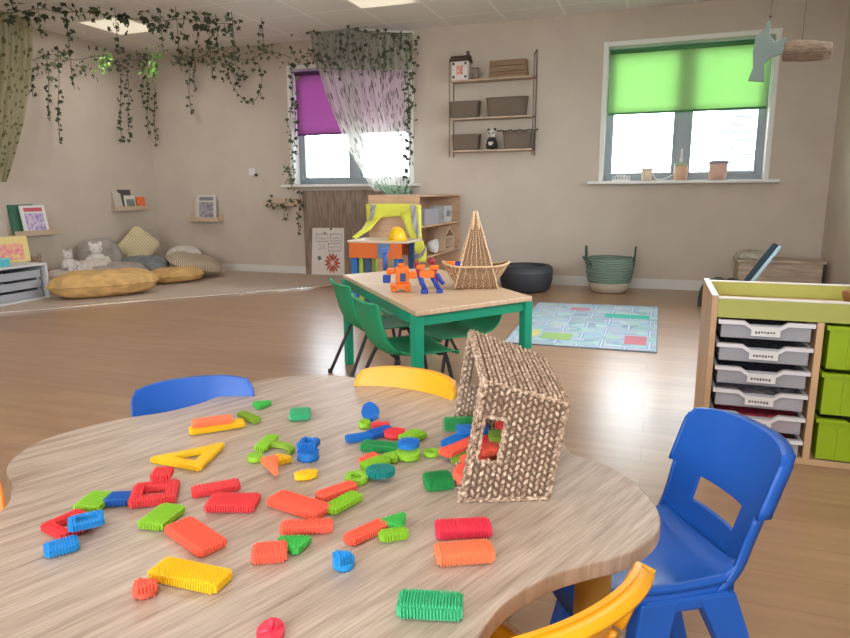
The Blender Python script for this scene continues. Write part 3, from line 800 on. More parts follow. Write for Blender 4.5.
# ---------------------------------------------------------------- wicker boat basket
def wicker_boat():
    c = Z(474, 288, TOP)
    t = thing('wicker_basket', 'boat-shaped wicker basket with tall peaked sides and loop handle on the green-legged table', 'basket', (c.x, c.y, TOP), YAW)
    wk = wave_mat('wicker_boat', (120, 82, 58), (206, 164, 124), 60, 'DIAGONAL', .7, 1.0, 3)
    wk2 = pm('wicker_pale', (214, 180, 142), .6, var=.15, vscale=200)
    def bowl(u, v):
        a = 2*pi*u; cx, sy = cos(a), sin(a)
        base = Vector((.075*(abs(cx)**.6)*(1 if cx > 0 else -1), .06*(abs(sy)**.6)*(1 if sy > 0 else -1), .004))
        lx = .155 if cx < 0 else .17
        rim = Vector((lx*(abs(cx)**.7)*(1 if cx > 0 else -1), .078*(abs(sy)**.7)*(1 if sy > 0 else -1), .112+.018*abs(cx)**3))
        p = base.lerp(rim, v); b_ = .006*sin(pi*v)
        p.x += cx*b_; p.y += sy*b_; p.z = .004+(rim.z-.004)*v**1.1
        return p
    mb = MB(); mb.grid(bowl, 48, 14, th=.004); mb.lathe([(.0, 0), (.06, .0), (.06, .006)], 16, sx=1.2, sy=.95)
    mb.build('bowl', wk, t)
    rb = MB()
    for k in range(32):
        u = k/32; rb.tube([bowl(u, j/8)+Vector((0, 0, .001)) for j in range(9)], .0022, 5)
    rb.tube([bowl(k/48, 1) for k in range(48)], .0055, 6, closed=True)
    rb.tube([bowl(k/48, 0) for k in range(48)], .006, 6, closed=True)
    rb.build('rib', wk2, t)
    for s in (-1, 1):     # peaked side panels
        def side(u, v):
            hw = .088*(1-v)**1.0+.016; x = (u*2-1)*hw
            y = s*(.098-.070*v+.03*sin(pi*v*.9)*(1-abs(u*2-1)*.3)); z = .012+.285*v
            z = .006+.325*v; y = s*(.064+.026*sin(pi*min(1, v*2.2)*.5)-.085*max(0, v-.12))
            return (x+.005, y, z)
        o = MB().grid(side, 16, 24, th=.004*s).build('side_panel', wk, t)
        e = MB()
        for q in (0, 1): e.tube([side(q, j/20) for j in range(21)], .0055, 6)
        for q in (.17, .33, .5, .67, .83): e.tube([Vector(side(q, j/20))+Vector((0, s*.002, 0)) for j in range(21)], .0026, 5)
        e.build('edge', wk2, o)
    h = MB()
    for dx in (-.012, .008):
        pts = [(dx*1.5+.005, -.045, .29), (dx+.005, -.03, .345), (dx*.6+.005, 0, .370), (dx+.005, .03, .345), (dx*1.5+.005, .045, .29)]
        h.tube(smooth_open(pts, 5), .0065, 7)
    h.build('handle', wk2, t)
    # toy pieces visible inside
    o1 = Vector((c.x, c.y, TOP))+RT*(-.105)+Vector((0, 0, .118))
    tp = pm('toy_orange', (244, 120, 30), .4); tb = pm('toy_blue', (30, 62, 160), .4)
    tt = thing('toy_peg', 'orange plastic peg with blue end lying in the left end of the wicker basket', 'toy', tuple(o1), YAW)
    MB().tube([(-.032, 0, 0), (.012, 0, 0)], .016, 12).build('body', tp, tt, bevel=.004); MB().tube([(.0121, 0, 0), (.05, 0, 0)], .0145, 12).build('end_cap', tb, tt, bevel=.003)
wicker_boat()

# ---------------------------------------------------------------- plastic construction toys
def toys():
    tp = pm('toy_orange', (244, 120, 30), .4); tb = pm('toy_blue', (30, 62, 160), .4); tr = pm('toy_maroon', (150, 30, 50), .4); ty = pm('toy_yellow', (240, 200, 40), .4)
    c = Z(402, 291, TOP)
    t = thing('toy_vehicle', 'orange and blue plastic construction vehicle on the green-legged table', 'toy', (c.x, c.y, TOP), YAW); t.scale = (1.2, 1.2, 1.12)
    MB().bb(-.045, .035, -.03, .03, .012, .035).tube([(-.03, -.03, .014), (-.03, .03, .014)], .014, 12).tube([(.022, -.03, .014), (.022, .03, .014)], .014, 12).build('chassis', tp, t, bevel=.003)
    MB().bb(-.025, .028, -.025, .025, .035, .105).bb(-.055, -.025, -.02, .02, .075, .098).bb(.028, .06, -.02, .02, .055, .085).bb(-.015, .01, -.02, .02, .105, .122).bb(-.060, -.048, -.02, .02, .06, .098).build('cab', tp, t, bevel=.006)
    for x, z in ((.0, .065), (.0, .065)): pass
    MB().bb(-.006, .016, -.030, -.0255, .045, .080).build('door', pm('toy_slate', (52, 72, 120), .4), t)
    MB().bb(-.075, -.045, -.022, .02, .038, .072).build('side_block', tb, t, bevel=.004)
    mb = MB()
    mb.tube([(-.065, 0, .09), (-.065, 0, .175)], .009, 10); mb.bb(-.078, -.052, -.012, .012, .165, .185); mb.build('mast', pm('toy_steel_blue', (58, 96, 170), .4), t)
    MB().bb(-.012, .008, -.01, .01, .122, .140).build('chimney', pm('toy_navy', (30, 60, 120), .4), t, bevel=.002)
    c = Z(427, 293, TOP)
    t = thing('toy_figure', 'maroon, orange and blue rod-built toy figure standing beside the wicker basket', 'toy', (c.x, c.y, TOP), YAW); t.scale = (1.25, 1.25, 1.2)
    MB().bb(-.028, .028, -.016, .016, .062, .090).build('body', tp, t, bevel=.004)
    def rod(a, b_, m, r=.008, nm='rod'): MB().tube([a, b_], r, 10).build(nm, m, t)
    rod((-.040, 0, .115), (-.020, 0, .035), tr, nm='arm'); rod((.028, 0, .100), (.036, 0, .030), tr, nm='arm')
    rod((-.028, -.005, .070), (-.006, -.01, .010), tb, .010, 'leg'); rod((.020, 0, .065), (.048, 0, .008), tb, .010, 'leg')
    rod((.036, 0, .075), (.062, 0, .035), tb, .009, 'leg')
    MB().bb(-.024, .004, -.022, .006, .0, .016).build('foot', tb, t, bevel=.003); MB().bb(.036, .060, -.012, .012, .0, .014).build('foot', tb, t, bevel=.003)
    MB().bb(-.040, -.006, -.01, .01, .095, .112).bb(.01, .045, -.01, .01, .092, .110).build('shoulder', tp, t, bevel=.004)
    MB().lathe([(.0, .0), (.012, .004), (.014, .014), (.010, .025), (0, .028)], 12, (.018, 0, .112)).build('head', tr, t)
    MB().bb(-.046, -.030, -.008, .008, .105, .125).build('hand', tr, t, bevel=.002)
toys()

# ================================================================ TRAY CABINET
beech = pm('beech_wood', (202, 166, 126), .45, var=.05, vscale=2, stretch=(3, 3, 1))
limew = pm('lime_laminate', (172, 174, 88), .45)
X0, X1, Y0, Y1 = .213, 1.30, 2.55, 3.03
cab = thing('tray_cabinet', 'beech tray storage cabinet with a lime-edged tray top at the right', 'cabinet', ((X0+X1)/2, (Y0+Y1)/2, 0))
def cb(nm, mat, *b, bevel=.002):
    m = MB()
    for q in b: m.bb(*q)
    return m.build(nm, mat, cab, world=True, bevel=bevel)
cb('side_panel', beech, (X0, X0+.022, Y0, Y1, 0.0, .616)); cb('side_panel', beech, (X1-.022, X1, Y0, Y1, 0, .616))
cb('divider', beech, (.560, .583, Y0, Y1-.01, .026, .536)); cb('divider', beech, (.93, .953, Y0, Y1-.01, .026, .536))
cb('plinth', beech, (X0+.022, X1-.022, Y0+.005, Y1-.01, .0, .025))
cb('back_panel', beech, (X0+.022, X1-.022, Y1-.009, Y1, .026, .605))
cb('top_panel', beech, (X0+.022, X1-.022, Y0+.018, Y1-.01, .537, .552))
cb('front_rail', limew, (X0+.022, X1-.022, Y0, Y0+.018, .537, .606)); cb('back_rail', limew, (X0+.022, X1-.022, Y1-.028, Y1-.0095, .553, .610))
cb('glare_edge', white_m, (X0+.022, X1-.022, Y0-.001, Y0+.019, .606, .613)); cb('glare_edge', white_m, (X0, X0+.022, Y0, Y1, .616, .620)); cb('glare_edge', white_m, (X0+.022, X1-.022, Y1-.03, Y1-.009, .610, .615))  # white strips paint in the glare along the cabinet's top edges
clearp = None
def clear_mat():
    m, n, l, b = nt('clear_tray_plastic'); n.remove(b)
    d_ = n.new('ShaderNodeBsdfPrincipled'); d_.inputs['Base Color'].default_value = lin((222, 222, 228)); d_.inputs['Roughness'].default_value = .25
    tr = n.new('ShaderNodeBsdfTransparent'); tr.inputs[0].default_value = (.9, .9, .92, 1); mx = n.new('ShaderNodeMixShader'); mx.inputs[0].default_value = .62
    l.new(d_.outputs[0], mx.inputs[1]); l.new(tr.outputs[0], mx.inputs[2]); l.new(mx.outputs[0], n['Material Output'].inputs[0]); return m
CLR = clear_mat()
limetray = pm('lime_tray_plastic', (150, 180, 24), .35)
lab_m = pm('paper_label', (226, 224, 222), .6); ink = pm('grey_ink', (96, 92, 96), .8)
def tray(x0, x1, ztop, depth, mat, label, group, contents=None, lab=False):
    w = x1-x0
    t = thing('storage_tray', label, 'tray', ((x0+x1)/2, Y0, ztop-depth), 0, group)
    h = depth; W = w/2; yb = .42; wt = .93
    mb = MB()
    # hollow tapered body from 5 slabs
    th = .003; a = W*.93; 
    mb.bb(-a, a, .0, yb, 0, th)
    mb.bb(-a, a, -.0, th, th, h-.012); mb.bb(-a, a, yb-th, yb, th, h-.012); mb.bb(-a, -a+th, th, yb-th, th, h-.012); mb.bb(a-th, a, th, yb-th, th, h-.012)
    mb.build('body', mat, t)
    rim = MB()
    # lip with dipped handle in the front
    n_ = 12; pts = [(-W, h-.0), (-W*.45, h-.0), (-W*.28, h-.018), (W*.28, h-.018), (W*.45, h), (W, h)]
    for (xa, za), (xb, zb) in zip(pts, pts[1:]):
        vs = []
        for x, z in ((xa, za), (xb, zb)):
            for y, dz in ((-.014, -.014), (-.014, 0), (.006, 0), (.006, -.014)): vs.append((x, y, z+dz))
        rim.add(vs, [(0, 1, 2, 3), (7, 6, 5, 4), (0, 4, 5, 1), (1, 5, 6, 2), (2, 6, 7, 3), (3, 7, 4, 0)])
    rim.bb(-W, -a, .006, yb, h-.008, h-.002); rim.bb(a, W, .006, yb, h-.008, h-.002)
    rim.build('rim', mat if mat is not CLR else pm('milky_rim', (226, 224, 228), .35), t)
    if depth > .1:
        MB().bb(-a*.62, -a*.56, -.005, .0005, .01, h-.03).build('front_rib', mat, t); MB().bb(a*.56, a*.62, -.005, .0005, .01, h-.03).build('front_rib', mat, t)
    if lab:
        lb = MB().bb(-W*.30, W*.30, -.0175, -.0145, h-.052, h-.020).build('label_card', lab_m, t)
        mb = MB()
        for k in range(7): mb.bb(-W*.22+k*W*.062, -W*.22+k*W*.062+W*.04, -.0182, -.0174, h-.044+random.uniform(0, .004), h-.034)
        mb.build('lettering', ink, lb)
    if contents:
        MB().bb(-a*.92, a*.92, .012, yb-.02, th+.001, h*contents[1]).build('contents', pm(contents[2], contents[0], .7, var=.3, vscale=40, bump=1, bscale=60), t)
names = ['uppermost', 'second from top', 'third from top', 'fourth from top', 'fifth from top', 'lowest']
conts = [((70, 66, 74), .7, 'dark_contents'), ((90, 88, 96), .5, 'grey_contents'), ((80, 76, 90), .6, 'slate_contents'), ((160, 150, 160), .7, 'pale_contents'), ((150, 40, 60), .85, 'red_contents'), ((140, 40, 50), .6, 'dark_red_contents')]
for k in range(6):
    tray(.241, .554, .530-k*.087, .066, CLR, 'clear shallow storage tray, %s in the left column of the beech cabinet' % names[k], 'clear shallow trays', conts[k], lab=True)
for k in range(3):
    tray(.589, .925, .528-k*.170, .155, limetray, 'deep lime green tray, %s of three in the cabinet' % ('uppermost', 'middle', 'lowest')[k], 'deep lime trays', ((120, 120, 90), .4, 'mixed_contents'))
# woven orange thing on the cabinet top
bc = Vector((.745, 2.80, .553))
wk3 = wave_mat('orange_wicker', (150, 90, 40), (222, 160, 90), 90, 'Z', .7, 1, 2)
bs = thing('small_bowl', 'small orange-brown woven bowl on the cabinet top at the right edge', 'bowl', tuple(bc))
MB().lathe([(.03, 0), (.05, .02), (.06, .05), (.062, .065), (.056, .062), (.045, .02), (.0, .008)], 20, cap=True).build('bowl_wall', wk3, bs)
MB().lathe([(.0, .07), (.03, .075), (.035, .09), (.02, .105), (0, .11)], 14).build('contents', pm('tan_wool', (214, 168, 120), .9), bs)

# ================================================================ BACK LEFT UNIT (double bookcase with end panel)
bk_m = pm('birch_ply', (204, 166, 134), .55, var=.05, vscale=3, stretch=(2, 2, 8))
bx0, bx1, by0, by1 = -2.56, -2.05, 5.60, 6.93
bk = thing('bookcase', 'low birch bookcase standing out from the wall below the purple-blind window', 'bookcase', ((bx0+bx1)/2, (by0+by1)/2, 0))
def kb(nm, *b):
    m = MB()
    for q in b: m.bb(*q)
    return m.build(nm, bk_m, bk, world=True, bevel=.003)
kb('end_panel', (bx0, bx1, by0, by0+.02, 0, .97)); kb('end_panel', (bx0, bx1, by1-.02, by1, 0, .97))
kb('top_panel', (bx0, bx1, by0+.02, by1-.02, .95, .97)); kb('plinth', (bx0+.02, bx1-.02, by0+.02, by1-.02, 0, .07))
kb('back_panel', (bx0+.10, bx0+.115, by0+.02, by1-.02, .07, .95))
for z in (.09, .385, .68): kb('shelf', (bx0+.116, bx1, by0+.02, by1-.02, z-.018, z))
# things on its shelves
t = thing('toy_bin', 'clear plastic tub of red and grey pieces on the top shelf of the birch bookcase', 'tub', (-2.17, 6.05, .681))
MB().prism([(-.09, -.22), (.09, -.22), (.09, .22), (-.09, .22)], 0, .15, hole=[(-.085, -.215), (.085, -.215), (.085, .215), (-.085, .215)]).build('tub', CLR, t)
MB().bb(-.08, .08, -.20, -.02, .003, .11).build('red_pieces', pm('dull_red_pieces', (170, 90, 80), .7, var=.4, vscale=30, bump=1, bscale=40), t)
MB().bb(-.08, .08, .0, .20, .003, .12).build('grey_pieces', pm('grey_pieces', (170, 170, 180), .7, var=.3, vscale=30, bump=1, bscale=40), t)
t = thing('storage_box', 'pale box with grey print on the far end of the bookcase top shelf', 'box', (-2.15, 6.55, .681)); MB().bb(-.08, .08, -.12, .12, 0, .17).build('box_body', pm('pale_card', (190, 186, 182), .7, var=.12, vscale=25), t, bevel=.004)
MB().bb(.081, .083, -.07, .06, .06, .12).build('print', pm('print_grey', (130, 130, 140), .7), t)
t = thing('wooden_house_frame', 'open triangular wooden house frame on the middle shelf of the birch bookcase', 'toy', (-2.13, 6.60, .386))
m = MB()
for y in (-.16, .16): m.box((0, y, .07), (.12, .018, .14))
m.box((0, 0, .009), (.12, .30, .018)); m.box((0, -.09, .185), (.12, .22, .018), rx=radians(30)); m.box((0, .09, .185), (.12, .22, .018), rx=radians(-30)); m.box((0, 0, .135), (.12, .30, .014))
m.build('frame', pm('pale_pine', (206, 178, 150), .6), t)
t = thing('white_pot', 'white pot lying on its side on the middle shelf of the birch bookcase', 'pot', (-2.12, 6.12, .386+.075), rot=(0, radians(90), 0))
MB().lathe([(.045, -.05), (.072, .06), (.066, .06), (.042, -.042), (0, -.042)], 24).build('pot_body', pm('white_ceramic', (220, 216, 212), .4), t)
# workbench
bz = .60
wbm = thing('toy_workbench', 'childs toy workbench with orange apron and blue, green and navy legs by the bookcase', 'workbench', (-2.17, 5.08, 0))
MB().bb(-.27, .27, -.19, .19, bz-.018, bz).build('worktop', pm('pale_ply', (214, 196, 172), .45), wbm, bevel=.003)
MB().bb(-.255, .22, -.19, -.172, bz-.145, bz-.018).build('front_apron', pm('orange_paint', (216, 106, 44), .45), wbm, bevel=.002)
MB().bb(-.235, .20, .155, .17, bz-.145, bz-.018).build('back_apron', MATS['orange_paint'], wbm, bevel=.002)
for x, y, nm, c in ((-.22, -.15, 'leg_blue_paint', (38, 110, 178)), (-.10, -.15, 'leg_navy_paint', (56, 76, 110)), (.17, -.15, 'leg_blue_paint', (38, 110, 178)), (-.17, .13, 'leg_lime_paint', (160, 182, 74)), (-.22, .15, 'leg_blue_paint', (38, 110, 178)), (.18, .15, 'leg_navy_paint', (56, 76, 110))):
    MB().bb(x-.025, x+.025, y-.02, y+.02, 0, bz-.018).build('leg', pm(nm, c, .45), wbm, bevel=.002)
MB().bb(-.175, -.138, -.165, -.135, .0, bz-.145).build('leg', pm('leg_lime_paint', (160, 182, 74), .45), wbm, bevel=.002)
MB().bb(-.20, .20, -.14, .14, .10, .115).build('shelf', MATS['pale_ply'], wbm)
MB().bb(.01, .06, -.197, -.190, bz-.14, bz-.02).bb(.06, .12, -.195, -.190, bz-.07, bz-.02).build('tool_holder', pm('steel_blue_paint', (90, 124, 160), .5), wbm)
# hard hat
c = Vector((-2.02, 4.98, bz))
hh = thing('hard_hat', 'yellow toy hard hat on top of the toy workbench', 'hard hat', tuple(c), YAW); hh.scale = (.72, .72, .85)
MB().lathe([(.105, 0), (.104, .03), (.095, .07), (.07, .105), (.035, .122), (0, .127)], 24, sx=1.0).build('shell', pm('hat_yellow', (244, 196, 24), .35), hh)
MB().grid(lambda u, v: ((.105+.035*v*max(0, cos(pi*(u-.5))))*cos(pi*.5+pi*u), (.105+.035*v*max(0, cos(pi*(u-.5))))*sin(pi*.5+pi*u), .006-.008*v), 16, 2, th=.003).build('brim', MATS['hat_yellow'], hh)
MB().tube([(.10*cos(a)*1.02, 0, .127*sin(a)*1.03) for a in [pi*k/14 for k in range(15)]], .008, 6).build('ridge', MATS['hat_yellow'], hh)
# hi-vis vest draped on the end panel
def vest():
    hv = pm('hi_vis_yellow', (228, 230, 84), .6, bump=.5, bscale=14); sv = pm('reflective_silver', (168, 164, 168), .35, .6)
    yv = by0-.03
    t = thing('hi_vis_vest', 'yellow high-visibility vest with silver stripes hung on the bookcase end', 'vest', (-2.28, yv, .60))
    def q(px, py, y=yv): return Y(px, py, y)
    def strip(a, b_, name, mat, dy0=0, dy1=0, n=14, amp=.008, par=None, off=0):
        # a: list of left/top pixels, b_: list of right/bottom pixels; surface between
        def fn(u, v):
            f = u*(len(a)-1); i = min(int(f), len(a)-2); k = f-i
            pa = (a[i][0]*(1-k)+a[i+1][0]*k, a[i][1]*(1-k)+a[i+1][1]*k); pb = (b_[i][0]*(1-k)+b_[i+1][0]*k, b_[i][1]*(1-k)+b_[i+1][1]*k)
            p = (pa[0]*(1-v)+pb[0]*v, pa[1]*(1-v)+pb[1]*v)
            yy = yv+dy0+(dy1-dy0)*u-off-amp*(1+sin(u*13+v*6))
            return q(p[0], p[1], yy)
        return MB().grid(fn, n, 6, th=.003).build(name, mat, par or t, world=True)
    T_ = strip([(366, 204), (380, 203.6), (400, 203.6), (412, 204), (421, 205)], [(367, 226), (380, 218), (399, 216), (406, 220), (421, 222)], 'yoke', hv)
    strip([(366, 222), (362, 229), (352, 237)], [(383, 214), (371, 229), (356, 239)], 'left_front', hv, 0, -.30)
    strip([(400, 213), (409, 236), (413, 243), (414, 250), (417, 262)], [(421, 205), (421.5, 236), (424, 244), (427, 250), (425, 262)], 'right_front', hv, 0, -.12)
    for nm, a, b_, d1 in (('reflective_stripe', [(370, 204.5), (370, 213), (368, 225)], [(376, 204.5), (374, 213), (371, 222)], 0), ('reflective_stripe', [(410, 205), (412, 222), (417, 238)], [(416, 205), (417.5, 222), (421, 238)], -.02), ('reflective_stripe', [(414, 253), (420, 254), (426, 246)], [(414, 258), (420, 259), (426, 251)], -.0)):
        strip(a, b_, nm, sv, 0, d1, off=.020+(.10 if a[0][1] > 250 else 0)); 
vest()
# grey-washed board on wall with paper poster
brd = tag(MB().bb(-4.03, -2.62, YB-.022-.018, YB-.019, 0.0, 1.02).build('wall_board', pm('greywashed_board', (134, 116, 102), .8, var=.12, vscale=6, stretch=(8, 1, 1)), bevel=.002), 'grey-brown wooden board covering the wall under the purple-blind window', 'board')
pp = thing('poster', 'white paper poster with handwritten boxes and a red-brown flower pinned to the wooden board', 'poster', (-3.70, YB-.046, .285))
def pq(px, py): 
    p = Y(px, py, YB-.046); return (p.x+3.70, 0, p.z-.285)
cs = [pq(311.5, 276.5), pq(344.5, 276.5), pq(344, 228), pq(312.5, 228)]
MB().add([(x, y, z) for x, y, z in cs]+[(x, y+.003, z) for x, y, z in cs], [(0, 1, 2, 3), (7, 6, 5, 4), (0, 4, 5, 1), (1, 5, 6, 2), (2, 6, 7, 3), (3, 7, 4, 0)]).build('sheet', pm('poster_paper', (222, 212, 204), .8), pp)
fr_ = MB()
def line(pts, r=.0022):
    fr_.tube([Vector(pq(*p))+Vector((0, -.002, 0)) for p in pts], r, 4)
for (xa, ya, xb, yb_) in ((316, 234, 328, 241.5), (330.5, 234, 342, 241), (328.5, 243.5, 341, 251)):
    line([(xa, ya), (xb, ya), (xb, yb_), (xa, yb_), (xa, ya)], .003)
for (xa, ya, n_) in ((317.5, 238.5, 7), (332, 238, 7), (329.5, 247.5, 8)):
    pts = [(xa+i*.65, ya+random.uniform(-1.3, 1.3)) for i in range(n_*2)]; line(pts, .002)
line([(318, 244), (321, 244.2), (320, 246), (321, 248), (318, 250)]); line([(322, 249), (324, 244), (325, 250)])
line([(324, 232), (326, 233.5), (325, 234)], .006)
fr_.build('handwriting', pm('marker_ink', (96, 84, 92), .8), pp)
f2 = MB(); fc = Vector(pq(332.5, 263))
for ring, r0, r1, nn in ((0, .03, .10, 13), (1, .015, .07, 9)):
    for k in range(nn):
        a = 2*pi*(k+.5*ring)/nn; d_ = Vector((cos(a), 0, sin(a)*1.15)); s_ = Vector((-sin(a), 0, cos(a)))
        y_ = Vector((0, -.002-.001*ring, 0))
        P_ = [fc+d_*r0+y_, fc+d_*(r0+r1)*.6+s_*.016+y_, fc+d_*r1*1.15+y_, fc+d_*(r0+r1)*.6-s_*.016+y_]
        f2.add(P_+[p+Vector((0, .0012, 0)) for p in P_], [(0, 1, 2, 3), (7, 6, 5, 4), (0, 4, 5, 1), (1, 5, 6, 2), (2, 6, 7, 3), (3, 7, 4, 0)])
f2.build('flower_drawing', pm('terracotta_paint', (180, 84, 66), .8), pp)
m = MB(); fc = Vector(pq(319.5, 258)); m.lathe([(.0, -.0), (.025, 0), (.025, .002), (0, .002)], 12, m=Matrix.Translation(fc+Vector((0, -.003, 0))) @ Matrix.Rotation(radians(90), 4, 'X')); m.build('leaf_drawing', pm('grey_green_paint', (110, 116, 104), .8), pp)
MB().lathe([(0, 0), (.012, 0), (.012, .008), (0, .01)], 12, m=Matrix.Translation(Vector(pq(331, 229))+Vector((0, -.001, 0))) @ Matrix.Rotation(radians(90), 4, 'X')).build('clip', pm('dark_clip', (50, 44, 44), .5), pp)

# ================================================================ RUG, FLOOR BASKETS
def rug():
    m, n, l, b = nt('road_rug')
    tc = n.new('ShaderNodeTexCoord')
    vo = n.new('ShaderNodeTexVoronoi'); vo.distance = 'CHEBYCHEV'; vo.inputs['Scale'].default_value = 11; l.new(tc.outputs['Object'], vo.inputs['Vector'])
    hs = n.new('ShaderNodeHueSaturation'); hs.inputs['Saturation'].default_value = .45; hs.inputs['Value'].default_value = .75; l.new(vo.outputs['Color'], hs.inputs['Color'])
    mx = n.new('ShaderNodeMixRGB'); mx.inputs['Fac'].default_value = .62; l.new(hs.outputs[0], mx.inputs['Color1']); mx.inputs['Color2'].default_value = lin((150, 184, 196))
    br = n.new('ShaderNodeTexBrick'); br.offset = .5; br.inputs['Scale'].default_value = 1; br.inputs['Brick Width'].default_value = .30; br.inputs['Row Height'].default_value = .19; br.inputs['Mortar Size'].default_value = .016
    br.inputs['Color1'].default_value = (0, 0, 0, 1); br.inputs['Color2'].default_value = (0, 0, 0, 1); br.inputs['Mortar'].default_value = (1, 1, 1, 1); l.new(tc.outputs['Object'], br.inputs['Vector'])
    m2 = n.new('ShaderNodeMixRGB'); l.new(br.outputs['Color'], m2.inputs['Fac']); l.new(mx.outputs[0], m2.inputs['Color1']); m2.inputs['Color2'].default_value = lin((146, 164, 190))
    b3 = n.new('ShaderNodeTexBrick'); b3.offset = .5; b3.inputs['Scale'].default_value = 1; b3.inputs['Brick Width'].default_value = .30; b3.inputs['Row Height'].default_value = .19; b3.inputs['Mortar Size'].default_value = .003
    b3.inputs['Color1'].default_value = (0, 0, 0, 1); b3.inputs['Color2'].default_value = (0, 0, 0, 1); b3.inputs['Mortar'].default_value = (1, 1, 1, 1); l.new(tc.outputs['Object'], b3.inputs['Vector'])
    m3 = n.new('ShaderNodeMixRGB'); l.new(b3.outputs['Color'], m3.inputs['Fac']); l.new(m2.outputs[0], m3.inputs['Color1']); m3.inputs['Color2'].default_value = lin((220, 226, 228))
    l.new(m3.outputs[0], b.inputs['Base Color']); b.inputs['Roughness'].default_value = .9
    c = Vector((-.44, 4.95, 0))
    t = thing('play_rug', 'pale blue-green road-map play rug on the floor right of the classroom table', 'rug', tuple(c))
    q = [(-.909, 4.115), (.051, 4.142), (.063, 5.81), (-.953, 5.74)]
    MB().prism([(x-c.x, y-c.y) for x, y in q], .0, .008).build('pile', m, t)
    q2 = [((x-c.x)*1.012, (y-c.y)*1.008) for x, y in q]; q1 = [(x-c.x, y-c.y) for x, y in q]
    MB().prism(q2, 0, .009, hole=q1).build('binding', pm('rug_binding', (120, 128, 140), .9), t)
    for nm, cc, x, y, w, h_ in (('swimming_pool', (60, 180, 160), .27, .33, .34, .16), ('red_building', (196, 120, 130), .36, -.52, .14, .26), ('pink_patch', (200, 130, 150), -.12, .55, .16, .12), ('green_patch', (150, 186, 110), -.16, -.55, .2, .2), ('yellow_patch', (206, 200, 130), -.32, -.5, .07, .22)):
        MB().bb(x-w/2, x+w/2, y-h_/2, y+h_/2, .008, .0088).build(nm, pm('rug_'+nm, cc, .9), t)
rug()
def belly_basket():
    c = Vector((-.405, 6.63, 0))
    t = thing('belly_basket', 'round grey-green seagrass basket with pale base and loop handles against the back wall', 'basket', tuple(c))
    up = wave_mat('sage_weave', (96, 120, 106), (142, 162, 146), 14, 'Z', .9, 1.0, 3); lo = wave_mat('cream_weave', (176, 160, 140), (208, 192, 172), 22, 'Z', .9, .8, 2)
    MB().lathe([(.0, 0), (.165, 0), (.185, .03), (.205, .10)], 32).build('base', lo, t)
    pr = [(.205, .10), (.222, .15), (.214, .17), (.232, .20), (.224, .225), (.236, .25), (.228, .28), (.236, .30), (.225, .335), (.229, .345), (.219, .345), (.215, .30), (.20, .10), (0, .08)]
    MB().lathe(pr, 32, cap=False).build('body', up, t)
    hm = pm('handle_green', (66, 84, 74), .8)
    for a, sp in ((radians(180), .05), (radians(0), .05)):
        cx, cy = .226*cos(a), .226*sin(a)
        MB().tube(smooth_open([(cx, cy-.05, .28), (cx*1.03, cy-.055, .36), (cx*1.05, cy-.035, .44), (cx*1.05, cy+.035, .44), (cx*1.03, cy+.055, .36), (cx, cy+.05, .28)], 5), .009, 7).build('handle', hm, t)
    MB().tube(smooth_open([(-.16, -.165, .28), (-.20, -.16, .33), (-.245, -.19, .36), (-.20, -.20, .30), (-.165, -.168, .26)], 4), .008, 7).build('handle', hm, t)
belly_basket()
t = thing('storage_tub', 'low black round tub on the floor behind the wicker basket', 'tub', (-1.21, 6.45, 0))
MB().lathe([(.0, 0), (.20, 0), (.245, .03), (.265, .12), (.27, .20), (.262, .245), (.24, .262), (.21, .262), (.20, .24), (.19, .15), (0, .14)], 36, smooth=True).build('tub_body', pm('charcoal_rubber', (52, 56, 62), .6), t)
MB().lathe([(.262, .19), (.274, .205), (.262, .22)], 36, cap=False).build('band', pm('charcoal_rim', (70, 74, 80), .5), t)
# dark fabric heap beside the cabinet
def heap(name, label, cat, c, sx, sy, h, mat, seed=0, power=2.5, rz=0, nu=36, nv=14, amp=.06):
    rnd = random.Random(seed); ph = [rnd.uniform(0, 6) for _ in range(8)]
    t = thing(name, label, cat, c, rz)
    def fn(u, v):
        a = 2*pi*u; e = v*pi/2
        ca, sa = cos(a), sin(a)
        r = (abs(ca)**power+abs(sa)**power)**(-1/power)
        rr = cos(e)**.55 if e < pi/2-1e-6 else 0
        w = 1+amp*sin(3*a+ph[0])+amp*.6*sin(7*a+ph[1]+v*3)
        z = h*sin(e)**.8*(1+amp*1.2*sin(2*a+ph[2])*(1-v)+amp*sin(5*a+ph[3]))*(1 if v < 1 else 1)
        if v >= .999: z = h
        return (sx*r*rr*ca*w, sy*r*rr*sa*w, z+.002)
    MB().grid(fn, nu, nv).add([], []).build('fabric_body', mat, t)
    return t
darkf = pm('dark_grey_fabric', (74, 78, 72), .95, var=.25, vscale=18, bump=1, bscale=18)
heap('fabric_bag', 'dark grey crumpled fabric bag on the floor left of the tray cabinet', 'bag', (.60, 6.05, 0), .22, .20, .235, darkf, 3)
t = thing('doorstop', 'small black wedge on the floor at the foot of the tray cabinet', 'doorstop', (.425, 5.42, 0)); MB().lathe([(0, 0), (.03, 0), (.034, .02), (.028, .05), (0, .06)], 14).build('wedge_body', pm('black_wedge', (24, 24, 26), .6), t)
